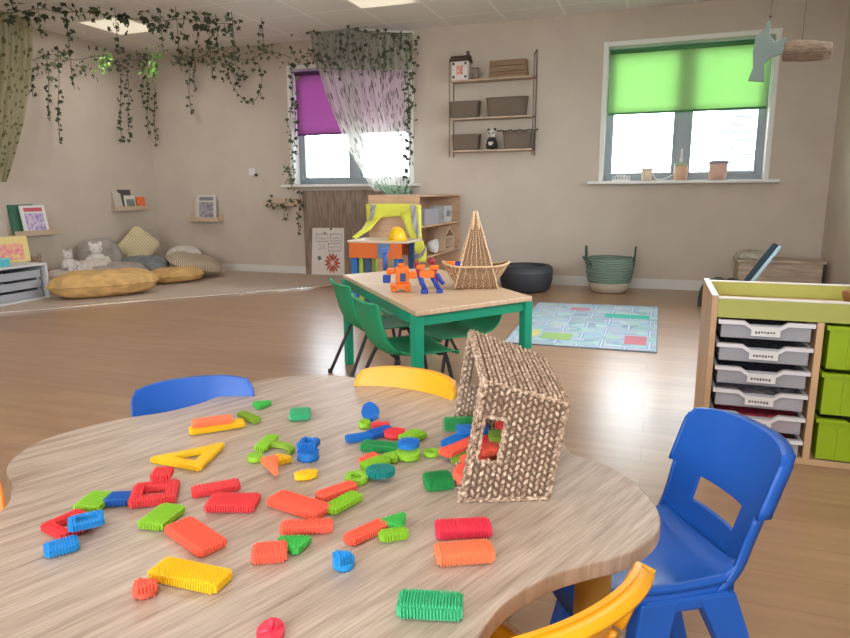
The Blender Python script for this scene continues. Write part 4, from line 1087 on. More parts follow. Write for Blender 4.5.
# low wooden crate with cushion behind cabinet, and open blue book
t = thing('low_chest', 'low pale brown wooden chest against the back wall behind the tray cabinet', 'chest', (1.09, 6.70, 0))
pale = pm('pale_brown_wood', (186, 166, 146), .7, var=.08, vscale=5, stretch=(1, 1, 8))
MB().bb(-.34, .34, -.16, .16, .03, .34).build('chest_body', pale, t, bevel=.004); MB().bb(-.36, .36, -.18, .18, .34, .365).build('lid', pale, t, bevel=.004)
for x in (-.3, .3):
    for y in (-.12, .12): MB().bb(x-.02, x+.02, y-.02, y+.02, 0, .03).build('foot', pale, t)
pc = heap('cushion', 'mottled grey-beige cushion on the left end of the low chest', 'cushion', (.86, 6.70, .366), .13, .13, .07, pm('mottled_fabric', (150, 144, 130), .95, c2=(196, 188, 170), vscale=40), 5)
pt = Vector((.80, 4.9, .0))
t = thing('tablet_stand', 'dark blue tilted board with a light edge rising behind the tray cabinet', 'board', (.83, 4.9, 0))
a = Y(768, 249, 4.9); b_ = Y(745, 278, 4.9)
ang = atan2(a.z-b_.z, a.x-b_.x)
Mm = Matrix.Translation(Vector(((a.x+b_.x)/2-.83+.02, 0, (a.z+b_.z)/2-.02))) @ Matrix.Rotation(-ang, 4, 'Y')
bd = MB(); bd.box((0, 0, 0), (.36, .20, .02), m=Mm); bd.build('board_face', pm('navy_board', (40, 62, 78), .9, .1), t, bevel=.003)
ed = MB(); ed.box((0, -.105, -.004), (.36, .010, .020), m=Mm); ed.box((0, .002, -.013), (.36, .20, .005), m=Mm); ed.build('board_edge', pm('pale_blue_edge', (170, 200, 214), .3), t)
st = MB(); st.bb(.02, .06, -.03, .03, 0, .30); st.bb(-.12, .14, -.12, .12, 0, .02); st.build('stand', darkf, t)

# ================================================================ WALL SHELF UNIT
def wall_shelf():
    t = thing('wall_shelf', 'wire-framed wooden wall shelf unit between the two windows', 'shelf', (-1.69, 6.80, 1.38))
    wd = pm('shelf_wood', (186, 162, 140), .6, var=.08, vscale=4, stretch=(2, 14, 2)); wire = pm('bronze_wire', (104, 86, 76), .5)
    L = .44
    zs = (1.430, 1.762, 2.145)
    for z in zs: MB().bb(-L, L, -.0, .155, z-1.38-.018, z-1.38).build('shelf', wd, t, bevel=.002)
    for x in (-L-.006, L+.006):
        m = MB(); m.tube(smooth_open([(x, -.004, -.02), (x, -.004, .88), (x, .02, .965), (x, .13, 1.03), (x, .155, 1.03)], 4), .005, 6); m.tube([(x, .15, -.02), (x, .15, 1.03)], .005, 6)
        for z in zs: m.tube([(x, -.004, z-1.38-.009), (x, .15, z-1.38-.009)], .004, 6)
        m.build('wire_frame', wire, t)
wall_shelf()
def sbasket(x, z, w, d, h, label, dark=0, flare=1.12):
    wk = wave_mat('grey_wicker', (134, 116, 102), (192, 170, 150), 70, 'Z', .8, 1, 3)
    t = thing('shelf_basket', label, 'basket', (x, 6.875, z), 0, 'wicker baskets on the wall shelf')
    def bd(u, v):
        a = 2*pi*u; ca, sa = cos(a), sin(a); r = (abs(ca)**6+abs(sa)**6)**(-1/6); k = 1+(flare-1)*v
        return (w/2*r*ca*k, d/2*r*sa*min(k, 1.04), h*v)
    m = MB().grid(bd, 40, 6, th=.006); m.bb(-w*.45, w*.45, -d*.42, d*.42, 0, .006); m.build('basket_body', wk, t)
    MB().tube([bd(k/40, 1) for k in range(40)], .006, 6, closed=True).build('rim', wk, t)
    return t
sbasket(-1.99, 1.763, .30, .13, .165, 'flared wicker basket on the left of the middle wall shelf')
sbasket(-1.53, 1.763, .40, .13, .185, 'long wicker basket on the right of the middle wall shelf', flare=1.08)
sbasket(-1.97, 1.431, .27, .13, .16, 'small wicker basket on the left of the bottom wall shelf')
sbasket(-1.40, 1.431, .29, .13, .165, 'wicker basket with a dark trim on the right of the bottom wall shelf')
t = thing('bead_garland', 'dark beaded garland along the top of the right-hand basket on the bottom shelf', 'garland', (-1.40, 6.79, 1.60)); m = MB()
for k in range(16): m.lathe([(0, 0), (.012, .006), (.012, .016), (0, .022)], 6, (-.20+k*.027, 0, .004*sin(k*1.7)))
m.build('beads', pm('dark_beads', (58, 54, 50), .6), t)
t = thing('panda_toy', 'small black and white panda soft toy on the bottom wall shelf', 'soft toy', (-1.685, 6.855, 1.431))
blk = pm('panda_black', (44, 40, 40), .9); wht = pm('panda_white', (214, 206, 196), .9)
MB().lathe([(0, 0), (.055, .01), (.062, .05), (.05, .10), (.03, .125), (0, .13)], 16).build('body', blk, t)
MB().lathe([(0, 0), (.036, .012), (.045, .045), (.036, .075), (0, .09)], 16, (0, 0, .12)).build('head', wht, t)
m = MB()
for s in (-1, 1): m.lathe([(0, 0), (.016, .008), (.014, .024), (0, .03)], 8, (s*.034, 0, .19)); m.lathe([(0, 0), (.010, .006), (.008, .016), (0, .02)], 8, (s*.018, -.04, .155))
m.lathe([(0, 0), (.007, .004), (.005, .01), (0, .012)], 8, (0, -.045, .14)); m.build('ears_and_eyes', blk, t)
m = MB(); m.lathe([(0, 0), (.03, .012), (.034, .04), (0, .06)], 10, (0, -.035, .03)); m.build('belly', wht, t)
t = thing('bird_house', 'white miniature house with a red picture and dark roof on the top wall shelf', 'ornament', (-2.03, 6.865, 2.146))
MB().bb(-.085, .085, -.055, .055, 0, .19).build('house_body', pm('house_white', (214, 206, 200), .7), t, bevel=.004)
m = MB(); m.box((0, -.045, .215), (.21, .085, .012), rx=radians(42)); m.box((0, .045, .215), (.21, .085, .012), rx=radians(-42)); m.build('roof', pm('roof_dark', (84, 66, 60), .7), t)
m = MB(); m.prism([(-.085, -.055), (-.085, .055), (-.085, .055)], 0, .001) if False else m.box((.075, 0, .265), (.03, .03, .05)); m.build('chimney', MATS['roof_dark'], t)
MB().prism([(-.035, 0), (.035, 0), (.035, .002), (-.035, .002)], .055, .145, m=Matrix.Translation((0, -.0585, 0))).build('picture', pm('red_picture', (184, 70, 60), .7, c2=(226, 190, 176), vscale=60), t)
m = MB()
for x in (-.065, .065): 
    for z in (.02, .15): m.bb(x-.012, x+.012, -.0575, -.0555, z, z+.025)
m.build('corner_mark', pm('mark_dark', (70, 60, 58), .7), t)
t = thing('small_jar', 'small dull brown jar beside the white miniature house on the top wall shelf', 'jar', (-1.875, 6.875, 2.146)); MB().lathe([(0, 0), (.035, 0), (.038, .06), (.03, .09), (.032, .105), (0, .105)], 16).build('jar_body', pm('jar_brown', (130, 110, 100), .5), t); MB().lathe([(.034, .105), (.034, .12), (0, .12)], 16).build('lid', pm('jar_lid', (104, 90, 84), .5), t)
wkt = wave_mat('tray_weave', (150, 116, 88), (206, 176, 142), 60, 'Z', .8, .8, 1)
for k in range(6):
    tag(MB().box((-1.52, 6.875, 2.146+.014+k*.0285), (.40-.004*k, .13, .024), rz=random.uniform(-.01, .01)).build('woven_mat', wkt, bevel=.005), 'straw-coloured woven mat, %s in the pile on the top wall shelf' % ('bottom one', 'second from bottom', 'third from bottom', 'fourth from bottom', 'second from top', 'top one')[k], 'mat', 'pile of woven mats')

# ================================================================ WINDOW SILL ITEMS
def sill_pot(px0, px1, pyt, label, bodyc, rimc):
    a = Y(px0, 180.5, YB-.03); b_ = Y(px1, 180.5, YB-.03); tp = Y((px0+px1)/2, pyt, YB-.03)
    r = (b_.x-a.x)/2; h = tp.z-1.09
    t = thing('sill_pot', label, 'pot', ((a.x+b_.x)/2, YB-.03, 1.09), 0, 'pots on the window sill')
    MB().lathe([(0, 0), (r*.93, 0), (r*.98, h*.86), (r*.9, h*.86), (r*.86, h*.1), (0, h*.1)], 24, cap=False).build('pot_body', pm('pot_'+str(bodyc), bodyc, .7), t)
    MB().lathe([(r*.985, h*.85), (r*1.03, h*.86), (r*1.03, h), (r*.94, h), (r*.93, h*.85)], 24, cap=False).build('rim', pm('pot_'+str(rimc), rimc, .6), t)
sill_pot(641, 652, 168, 'smallest plain cream pot on the green-blind window sill', (232, 216, 188), (234, 220, 194))
sill_pot(673, 687.5, 163.5, 'tan pot with a green rim below the window mullion', (228, 190, 158), (164, 184, 142))
sill_pot(707.5, 726.5, 161, 'largest pink-tan pot with a grey rim on the window sill', (226, 186, 168), (156, 160, 168))
c = Y(621, 180, YB-.03)
t = thing('sill_ornament', 'low white openwork ornament at the left end of the window sill', 'ornament', (c.x, YB-.03, 1.09)); m = MB()
m.bb(-.09, .09, -.012, .012, 0, .012)
for k in range(6): m.tube([(-.07+k*.028+.012*cos(a), 0, .03+.02*sin(a)) for a in [2*pi*j/10 for j in range(11)]], .004, 5)
for k in range(2): m.tube([(-.03+k*.05+.015*cos(a), 0, .062+.014*sin(a)) for a in [2*pi*j/10 for j in range(11)]], .004, 5)
m.build('ornament_body', white_m, t)
tag(MB().tube(smooth_open([Y(653, 174, YB-.03), Y(656, 179, YB-.05), Y(664, 179, YB-.05), Y(672, 175, YB-.03)], 5), .004, 6).build('cord', white_m), 'thin white cord between the first two sill pots', 'cord')

# ================================================================ HANGING MOBILE
def mobile():
    yy = 3.0
    gm = pm('grey_felt', (112, 128, 122), .9); st_ = pm('string', (120, 110, 104), .8)
    px = [(768, 16), (772, 20), (770, 32), (776, 40), (786, 36), (792, 44), (786, 52), (776, 56), (772, 62), (767, 82), (749, 82), (754, 68), (756, 50), (755, 40), (762, 34)]
    px = [(771, 22), (769, 34), (775, 42), (786, 37), (786, 47), (782, 54), (770, 58), (764, 65), (764, 82), (748, 81), (753, 68), (753, 52), (756, 36), (764, 30), (767, 22)]
    c = Y(767, 50, yy); t = thing('felt_bird', 'grey-green flat felt bird hanging by a string in front of the green blind', 'ornament', tuple(c))
    pts = [Y(a, b_, yy)-c for a, b_ in px]; pl = [(p.x, p.z) for p in pts][::-1]
    MB().prism(pl, -.006, .006, m=Matrix.Rotation(radians(90), 4, 'X')).build('bird_body', gm, t, bevel=.002)
    top = Y(770, 22, yy)-c
    MB().tube([top, Vector((top.x, 0, H-c.z))], .0013, 5).build('string', st_, t); MB().lathe([(0, -.008), (.008, 0), (0, .008)], 8, (top.x, 0, top.z+.02)).build('bead', pm('bead_brown', (90, 70, 62), .6), t)
    c = Y(807, 51, yy)
    t = thing('hanging_log', 'short brown log hanging beside the grey felt bird', 'log', tuple(c))
    br_ = pm('log_bark', (128, 108, 90), .9, var=.15, vscale=30, bump=1, bscale=60, stretch=(1, 6, 6))
    MB().tube([(-.082, 0, .002), (-.078, 0, .002), (-.05, 0, .004), (0, 0, 0), (.05, 0, -.004), (.078, 0, -.004)], lambda x: .024+.018*sin(pi*(x*.8+.1))*.9, 16).build('bark', br_, t)
    MB().tube([(.0785, 0, -.004), (.082, 0, -.004)], .029, 16).build('cut_end', pm('cut_wood', (178, 146, 120), .8), t)
    MB().tube([(-.02, 0, .035), (-.02, 0, H-c.z)], .0012, 5).build('string', st_, t)
mobile()

# ================================================================ LEDGES AND BOOKS (reading corner)
ledge_m = pm('pine_ledge', (198, 172, 146), .6)
def ledge(label, c, w, wall):
    rz = radians(90) if wall == 'left' else 0        # local +Y towards wall, local -Y into the room
    t = thing('picture_ledge', label, 'shelf', c, rz, 'wooden book ledges in the reading corner')
    MB().bb(-w/2, w/2, -.10, 0, 0, .015).build('ledge_board', ledge_m, t); MB().bb(-w/2, w/2, -.11, -.10, -.0, .055).build('front_lip', ledge_m, t, bevel=.002); MB().bb(-w/2, w/2, -.012, 0, .015, .09).build('back_strip', ledge_m, t)
    return t
ledge('wooden book ledge low on the left wall holding the framed-look picture book', (XL, 5.08, .57), .54, 'left')
ledge('wooden book ledge on the left wall nearest the corner with several small books', (XL, 6.45, .79), .52, 'left')
ledge('wooden book ledge on the back wall with one grey book', (-5.47, YB, .64), .50, 'back')
ledge('empty wooden ledge trailed with ivy left of the wooden board', (-4.31, YB, .84), .50, 'back')
def book(label, c, w, h, th, cover, pagec=(226, 220, 210), rz=0, lean=.18, panel=None, group=None, panel2=None):
    """standing book, front cover faces local -Y; c is the base centre"""
    t = thing('picture_book', label, 'book', c, rot=(-lean, 0, rz), group=group)
    cm = pm('cover_%d_%d_%d' % cover, cover, .5)
    MB().bb(-w/2, w/2, -th/2, -th/2+.002, 0, h).bb(-w/2, w/2, th/2-.002, th/2, 0, h).bb(-w/2, -w/2+.002, -th/2+.002, th/2-.002, 0, h).build('cover', cm, t)
    MB().bb(-w/2+.002, w/2-.003, -th/2+.002, th/2-.002, .003, h-.003).build('pages', pm('book_pages', pagec, .9), t)
    if panel:
        MB().bb(-w*.38, w*.38, -th/2-.001, -th/2, h*.10, h*.72).build('cover_picture', pm('pic_%d' % sum(panel[0]), panel[0], .6, c2=panel[1], vscale=24), t)
    if panel2: MB().bb(-w*.38, w*.38, -th/2-.001, -th/2, h*.78, h*.92).build('cover_title', pm('title_%d_%d' % (panel2[0], panel2[1]), panel2, .6), t)
    return t
LW = radians(90)
bb_ = lambda px, py, zb: X(px, py, XL+.06)
book('green-spined book standing behind the white picture book on the left ledge', (XL+.045, 4.98, .586), .28, .31, .02, (60, 110, 84), rz=LW, lean=.12)
book('white picture book with a purple cover picture on the left ledge', (XL+.090, 5.08, .586), .30, .30, .018, (232, 230, 228), rz=LW+.05, lean=.14, panel=((150, 120, 190), (226, 214, 226)), panel2=(206, 100, 110))
book('tall cream book at the left of the corner ledge', (XL+.05, 6.27, .806), .12, .22, .02, (196, 186, 174), rz=LW)
book('dark-edged book behind the others on the corner ledge', (XL+.035, 6.40, .806), .20, .24, .018, (84, 76, 72), rz=LW, lean=.1)
book('cream book with a grey-green cover picture on the corner ledge', (XL+.08, 6.43, .806), .17, .17, .014, (214, 208, 196), rz=LW, lean=.12, panel=((104, 120, 110), (130, 140, 130)))
book('small orange book on the right of the corner ledge', (XL+.08, 6.61, .806), .14, .15, .014, (232, 110, 60), rz=LW, lean=.12, panel=((240, 140, 90), (220, 90, 50)))
book('grey patterned book on the back wall ledge', (-5.42, YB-.075, .656), .28, .32, .018, (206, 200, 194), rz=0, lean=.1, panel=((104, 98, 110), (176, 170, 176)), panel2=(130, 126, 136))
book('cream book tucked behind the grey patterned one on the back wall ledge', (-5.53, YB-.04, .656), .20, .27, .014, (210, 196, 178), rz=0, lean=.1)
t = thing('wall_sensor', 'small white wall sensor with a dark knob on the back wall', 'sensor', (-4.74, YB, 1.25))
MB().bb(-.045, .045, -.03, 0, -.045, .045).build('case', white_m, t, bevel=.008); MB().lathe([(0, 0), (.018, 0), (.015, .03), (0, .032)], 12, m=Matrix.Translation((.06, -.01, -.035)) @ Matrix.Rotation(radians(90), 4, 'X')).build('knob', pm('dark_knob', (70, 62, 58), .5), t)

# ================================================================ WHITE CUBBY + CRATES
cw = pm('white_laminate', (208, 208, 210), .5)
ux1, uy1, uy0 = -5.50, 4.58, 3.30; uz = .352
cub = thing('cubby_unit', 'low white cubby unit at the left edge of the reading corner', 'shelf unit', ((XL+.03+ux1)/2, (uy0+uy1)/2, .012))
def ub(nm, *b):
    m = MB()
    for q in b: m.bb(*q)
    m.build(nm, cw, cub, world=True, bevel=.002)
ub('top_panel', (XL+.03, ux1, uy0, uy1, uz-.02, uz)); ub('side_panel', (XL+.03, ux1, uy1-.02, uy1, .012, uz-.02)); ub('side_panel', (XL+.03, ux1, uy0, uy0+.02, .012, uz-.02)); ub('base_panel', (XL+.03, ux1, uy0+.02, uy1-.02, .012, .03)); ub('back_panel', (XL+.03, XL+.045, uy0+.02, uy1-.02, .03, uz-.02)); ub('divider', (XL+.05, ux1, 3.94, 3.955, .03, uz-.02))
cg = pm('grey_crate_paint', (168, 170, 176), .6)
def crate(yc, label):
    t = thing('slatted_crate', label, 'crate', (ux1-.30, yc, .031), 0, 'grey slatted crates in the cubby')
    w, dd, h = .27, .26, .26
    for z in (.0, .095, .19):
        m = MB(); m.bb(dd-.012, dd, -w, w, z, z+.07); m.build('front_slat', cg, t)
        m = MB(); m.bb(-dd, dd-.012, -w, -w+.01, z, z+.07); m.bb(-dd, dd-.012, w-.01, w, z, z+.07); m.bb(-dd, -dd+.012, -w+.01, w-.01, z, z+.07); m.build('side_slat', cg, t)
    m = MB()
    for x in (-dd+.014, dd-.03):
        for y in (-w+.011, w-.03): m.bb(x, x+.016, y, y+.018, 0, .26)
    m.build('corner_post', cg, t); MB().bb(-dd+.014, dd-.014, -w+.012, w-.012, .0, .008).build('bottom', cg, t)
crate(4.26, 'grey slatted crate in the right compartment of the white cubby'); crate(3.63, 'grey slatted crate in the left compartment of the white cubby')
book('yellow picture book with a pink flower standing on the white cubby', (-5.85, 4.45, uz), .42, .25, .015, (226, 204, 130), rz=LW-.25, lean=.15, panel=((230, 200, 120), (226, 110, 150)))
t = thing('craft_box', 'small turquoise box on top of the white cubby', 'box', (-5.66, 4.13, uz)); MB().bb(-.08, .08, -.14, .14, 0, .06).build('box_body', pm('turquoise_card', (90, 190, 200), .5), t, bevel=.004); MB().bb(-.083, .083, -.143, .143, .06, .072).build('lid', pm('turquoise_lid', (120, 206, 214), .5), t)

# ================================================================ CUSHIONS
def cushion(label, loc, size, mat, rot=(0, 0, 0), seed=0, name='cushion', corner=3.2, amp=.03, cat='cushion'):
    rnd = random.Random(seed); ph = [rnd.uniform(0, 6) for _ in range(6)]
    sx, sy, h = size
    t = thing(name, label, cat, loc, rot=rot, group='cushions in the reading corner')
    def fn(sg):
        def g(u, v):
            a = 2*pi*u; ca, sa = cos(a), sin(a); r = (abs(ca)**corner+abs(sa)**corner)**(-1/corner)
            q = v
            k = 1+amp*sin(4*a+ph[0])*q
            prof = (1-q**3.6)**.5 if q < 1 else 0
            z = sg*h/2*prof*(1+amp*2*sin(3*a+ph[1]+q*4)*q+amp*1.5*sin(9*a+ph[2])*q)
            return (sx/2*r*ca*q*k, sy/2*r*sa*q*k, z)
        return g
    m = MB(); m.grid(fn(1), 48, 12); m.grid(fn(-1), 48, 12); m.build('cover', mat, t)
    e = fn(1); MB().tube([e(k/48, 1) for k in range(48)], min(.008, h*.06), 5, closed=True).build('piping', mat, t)
    return t
mus_c = pm('mustard_cotton', (204, 164, 104), .95, var=.08, vscale=9, bump=1.2, bscale=13, stretch=(1, 2.2, 1)); 
grey_c = pm('grey_cotton', (158, 148, 140), .95, var=.06, vscale=12, bump=.8, bscale=14); blueg = pm('blue_grey_cotton', (116, 120, 120), .95, var=.12, vscale=14, bump=.8, bscale=16)
crm = pm('cream_fleece', (206, 196, 186), .98, var=.06, vscale=40, bump=1, bscale=90)
strp = wave_mat('beige_stripe', (140, 124, 104), (202, 186, 160), 16, 'X', .95, .3, .3); strpy = wave_mat('yellow_stripe', (176, 160, 120), (220, 206, 168), 12, 'X', .95, .3, .3)
ed_ = atan2(2.27, 1.97)
c0 = .014
cushion('large mustard floor cushion nearest the metal carpet strip', (-5.09, 4.85, c0+.125), (.98, .50, .25), mus_c, (0, 0, ed_+.06), 1, corner=3.2)
cushion('smaller flat mustard cushion under the striped beige one', (-5.10, 5.86, c0+.08), (.64, .44, .16), mus_c, (0, 0, ed_+.15), 2, corner=2.4)
cushion('beige striped cushion resting on the smaller mustard one', (-5.14, 6.26, c0+.165), (.62, .50, .17), strp, (radians(14), radians(12), ed_+.1), 3)
cushion('pale grey cushion lying behind the large mustard cushion', (-5.46, 5.34, c0+.16), (.66, .46, .17), grey_c, (radians(8), 0, ed_+.1), 4)
cushion('blue-grey cushion in the corner heap behind the mustard ones', (-5.55, 5.86, c0+.14), (.56, .50, .22), blueg, (radians(14), 0, .5), 5)
cushion('yellow-striped cushion standing on its corner against the wall', (-6.00, 6.28, c0+.34), (.36, .42, .10), strpy, (radians(70), radians(42), radians(40)), 6, corner=6)
cushion('taupe cushion leaning on the left wall beside the striped one', (-6.02, 5.72, c0+.27), (.46, .42, .15), grey_c, (radians(68), 0, radians(62)), 7)
cushion('small pale cushion against the wall at the corner end of the heap', (-5.62, 6.62, c0+.17), (.44, .34, .14), crm, (radians(60), 0, radians(20)), 8)
cushion('cream fleece cushion behind the left end of the large mustard cushion', (-5.62, 5.02, c0+.13), (.58, .40, .20), crm, (radians(8), 0, ed_), 9)
cushion('cream cushion with ruffled edge in the middle of the heap', (-5.60, 5.22, c0+.19), (.46, .38, .16), crm, (radians(20), 0, ed_+.3), 10, amp=.06)
def plush(label, loc, c, s=1, rz=0):
    m_ = pm('plush_%d_%d_%d' % c, c, .98, bump=1, bscale=90)
    t = thing('soft_toy', label, 'soft toy', loc, rz, 'soft toys among the cushions')
    MB().lathe([(0, 0), (.09*s, .02*s), (.10*s, .08*s), (.07*s, .15*s), (0, .18*s)], 18, sx=1.1).build('body', m_, t)
    MB().lathe([(0, 0), (.055*s, .02*s), (.065*s, .06*s), (.045*s, .10*s), (0, .115*s)], 16, (0, 0, .15*s)).build('head', m_, t)
    for q in (-1, 1):
        MB().lathe([(0, 0), (.022*s, .01*s), (.018*s, .04*s), (0, .05*s)], 8, (0, q*.045*s, .235*s)).build('ear', m_, t)
        MB().tube([(.03*s, q*.08*s, .12*s), (.09*s, q*.10*s, .05*s)], .028*s, 8).build('arm', m_, t)
        MB().tube([(.06*s, q*.05*s, .03*s), (.16*s, q*.07*s, .03*s)], .032*s, 8).build('leg', m_, t)
        MB().lathe([(0, 0), (.007*s, .004*s), (0, .01*s)], 6, (.058*s, q*.025*s, .205*s)).build('eye', pm('toy_eye', (40, 36, 36), .4), t)
plush('brown soft toy sitting against the wall beside the white cubby', (-5.95, 4.82, c0+.10), (160, 132, 116), 1.0, radians(-20))
plush('white soft toy sitting on the cushions in the middle of the heap', (-5.80, 5.45, c0+.16), (222, 214, 206), 1.1, radians(-30))
plush('pale soft toy slumped between the cubby and the cream cushion', (-5.68, 4.98, c0+.20), (206, 198, 192), .8, radians(-10))

# ================================================================ FABRIC DRAPES WITH LEAF PRINT
def sheer(name, base, leaf, opa, su, sv, thr=.5, rotz=.35, leaf_op=.95):
    m, n, l, b = nt(name); n.remove(b)
    uv = n.new('ShaderNodeUVMap'); mp = n.new('ShaderNodeMapping'); mp.inputs['Scale'].default_value = (su, sv, 1); mp.inputs['Rotation'].default_value = (0, 0, rotz)
    l.new(uv.outputs[0], mp.inputs[0])
    vo = n.new('ShaderNodeTexVoronoi'); vo.inputs['Scale'].default_value = 1; vo.inputs['Randomness'].default_value = .9; l.new(mp.outputs[0], vo.inputs['Vector'])
    lt = n.new('ShaderNodeMath'); lt.operation = 'LESS_THAN'; lt.inputs[1].default_value = thr; l.new(vo.outputs['Distance'], lt.inputs[0])
    cm = n.new('ShaderNodeMixRGB'); cm.inputs['Color1'].default_value = lin(base); cm.inputs['Color2'].default_value = lin(leaf); l.new(lt.outputs[0], cm.inputs['Fac'])
    d_ = n.new('ShaderNodeBsdfDiffuse'); tl = n.new('ShaderNodeBsdfTranslucent'); l.new(cm.outputs[0], d_.inputs[0]); l.new(cm.outputs[0], tl.inputs[0])
    m1 = n.new('ShaderNodeMixShader'); m1.inputs[0].default_value = .35; l.new(d_.outputs[0], m1.inputs[1]); l.new(tl.outputs[0], m1.inputs[2])
    tr = n.new('ShaderNodeBsdfTransparent'); op = n.new('ShaderNodeMath'); op.operation = 'MULTIPLY_ADD'; op.inputs[1].default_value = leaf_op-opa; op.inputs[2].default_value = opa; l.new(lt.outputs[0], op.inputs[0])
    m2 = n.new('ShaderNodeMixShader'); l.new(op.outputs[0], m2.inputs[0]); l.new(tr.outputs[0], m2.inputs[1]); l.new(m1.outputs[0], m2.inputs[2]); l.new(m2.outputs[0], n['Material Output'].inputs[0])
    return m
def drape(label, left, right, y, mat, nm='leaf_drape', folds=9, amp=.03, wall='back', cat='curtain', nu=70, nv=50):
    """left/right: lists of px edge points from top to bottom"""
    def at(e, v, yy):
        f = v*(len(e)-1); i = min(int(f), len(e)-2); k = f-i
        p = (e[i][0]*(1-k)+e[i+1][0]*k, e[i][1]*(1-k)+e[i+1][1]*k)
        return Y(p[0], p[1], yy) if wall == 'back' else X(p[0], p[1], yy)
    A_ = [at(left, j/nv, y) for j in range(nv+1)]; B_ = [at(right, j/nv, y) for j in range(nv+1)]
    c = (A_[0]+B_[0])/2
    t = thing(nm, label, cat, tuple(c))
    def fn(u, v):
        j = int(round(v*nv)); p = A_[j].lerp(B_[j], u)-c
        o = amp*sin(2*pi*folds*u+1.5*sin(3*v))*(.6+.4*v)+amp*.4*sin(2*pi*folds*2.3*u+2)
        if wall == 'back': p.y += -amp*1.2+o
        else: p.x += amp*1.2+o
        return p
    MB().grid(fn, nu, nv, uv=True).build('cloth', mat, t)
    return t
sh1 = sheer('leaf_sheer', (226, 226, 218), (120, 122, 106), .74, 50, 16, .34, rotz=.22)
drape('sheer leaf-printed curtain pulled to one side over the purple-blind window', [(314, 32), (316, 60), (326, 95), (338, 125), (350, 152), (362, 172), (374, 191)], [(412, 36), (412, 65), (411, 95), (411, 125), (411, 152), (411, 175), (410, 193)], 6.80, sh1, 'sheer_curtain', 9, .018)
sh3 = sheer('leaf_swag', (176, 178, 164), (104, 114, 92), .60, 44, 7, .36)
drape('grey-green leafy swag across the top of the sheer curtain', [(310, 27), (311, 40), (313, 56), (317, 70)], [(413, 34), (413, 46), (413, 60), (412, 70)], 6.70, sh3, 'leafy_swag', 14, .018, cat='curtain')
tag(MB().tube([Y(308, 26, 6.74), Y(414, 33, 6.74)], .012, 10).build('curtain_rail', white_m), 'white curtain rail near the ceiling above the purple-blind window', 'curtain rail')
sh2 = sheer('leaf_olive', (186, 180, 146), (120, 120, 84), .80, 22, 26, .34, rotz=.5)
drape('olive leaf-printed drape gathered at the left edge of the photo', [(-34, 6), (-34, 40), (-34, 80), (-34, 120), (-30, 150), (-28, 183)], [(28, 12), (29, 50), (26, 85), (20, 120), (12, 150), (3, 182)], XL+.22, sh2, 'olive_drape', 7, .03, wall='left')
drape('pale green cloth gathered at the lower right corner of the sheer curtain', [(374, 184), (380, 190), (388, 196)], [(411, 186), (411, 191), (409, 196)], 6.76, sheer('pale_green_cloth', (176, 206, 180), (110, 140, 110), .8, 14, 5, .4), 'curtain_tie', 5, .015, cat='curtain tie')

# ================================================================ IVY
ivy_m = pm('ivy_leaf', (72, 84, 56), .6, c2=(44, 52, 38), vscale=14); ivy_f = pm('ivy_faded', (116, 122, 94), .7, c2=(82, 86, 62), vscale=14); stem_m = pm('ivy_stem', (84, 74, 54), .8)
ivy_b = pm('bright_fern', (134, 190, 70), .6, c2=(90, 150, 50), vscale=14)
LEAFP = [(0, 0), (-.45, .15), (-.55, .55), (-.2, .55), (0, 1.05), (.2, .55), (.55, .55), (.45, .15)]
def leaf(mb, p, s, narrow=1):
    d_ = Vector((random.gauss(0, .6), random.gauss(0, .6), -1+random.gauss(0, .5))).normalized()
    n_ = Vector((random.gauss(0, 1), -1.2+random.gauss(0, .6), random.gauss(.2, .5)))
    w = d_.cross(n_).normalized()
    vs = [p+w*x*s*narrow+d_*y*s+(w.cross(d_))*(.12*s*abs(x)) for x, y in LEAFP]
    mb.add(vs, [(0, 1, 2, 3), (0, 3, 4, 5), (0, 5, 6, 7)])
def ivy(label, pts, n, s=.045, spread=.035, mat=None, name='ivy_strand', group='trailing ivy in the reading corner', stem=True, smooth=True, narrow=1):
    P_ = smooth_open(pts, 8) if smooth and len(pts) > 2 else [Vector(pts[0]).lerp(Vector(pts[-1]), k/12) for k in range(13)]
    c = P_[0].copy(); t = thing(name, label, 'ivy' if name != 'fern_spray' else 'plant', tuple(c), group=group)
    L_ = [0]
    for a, b_ in zip(P_, P_[1:]): L_.append(L_[-1]+(b_-a).length)
    m = MB()
    for k in range(n):
        q = (k+random.random())/n*L_[-1]; i = 0
        while i < len(L_)-2 and L_[i+1] < q: i += 1
        f = (q-L_[i])/max(1e-6, L_[i+1]-L_[i]); p = P_[i].lerp(P_[i+1], f)-c
        p += Vector((random.gauss(0, spread), random.gauss(0, spread), random.gauss(0, spread)))
        leaf(m, p, s*random.uniform(.7, 1.25), narrow)
    m.build('leaves', mat or ivy_m, t)
    if stem: MB().tube([p-c for p in P_], .0035, 5).build('stem', stem_m, t)
    return t
def wallp(px, py):
    return X(px, py, XL+.14) if px < 166 else Y(px, py, YB-.14)
def cz(px, py, z=2.66): return Z(px, py, z)
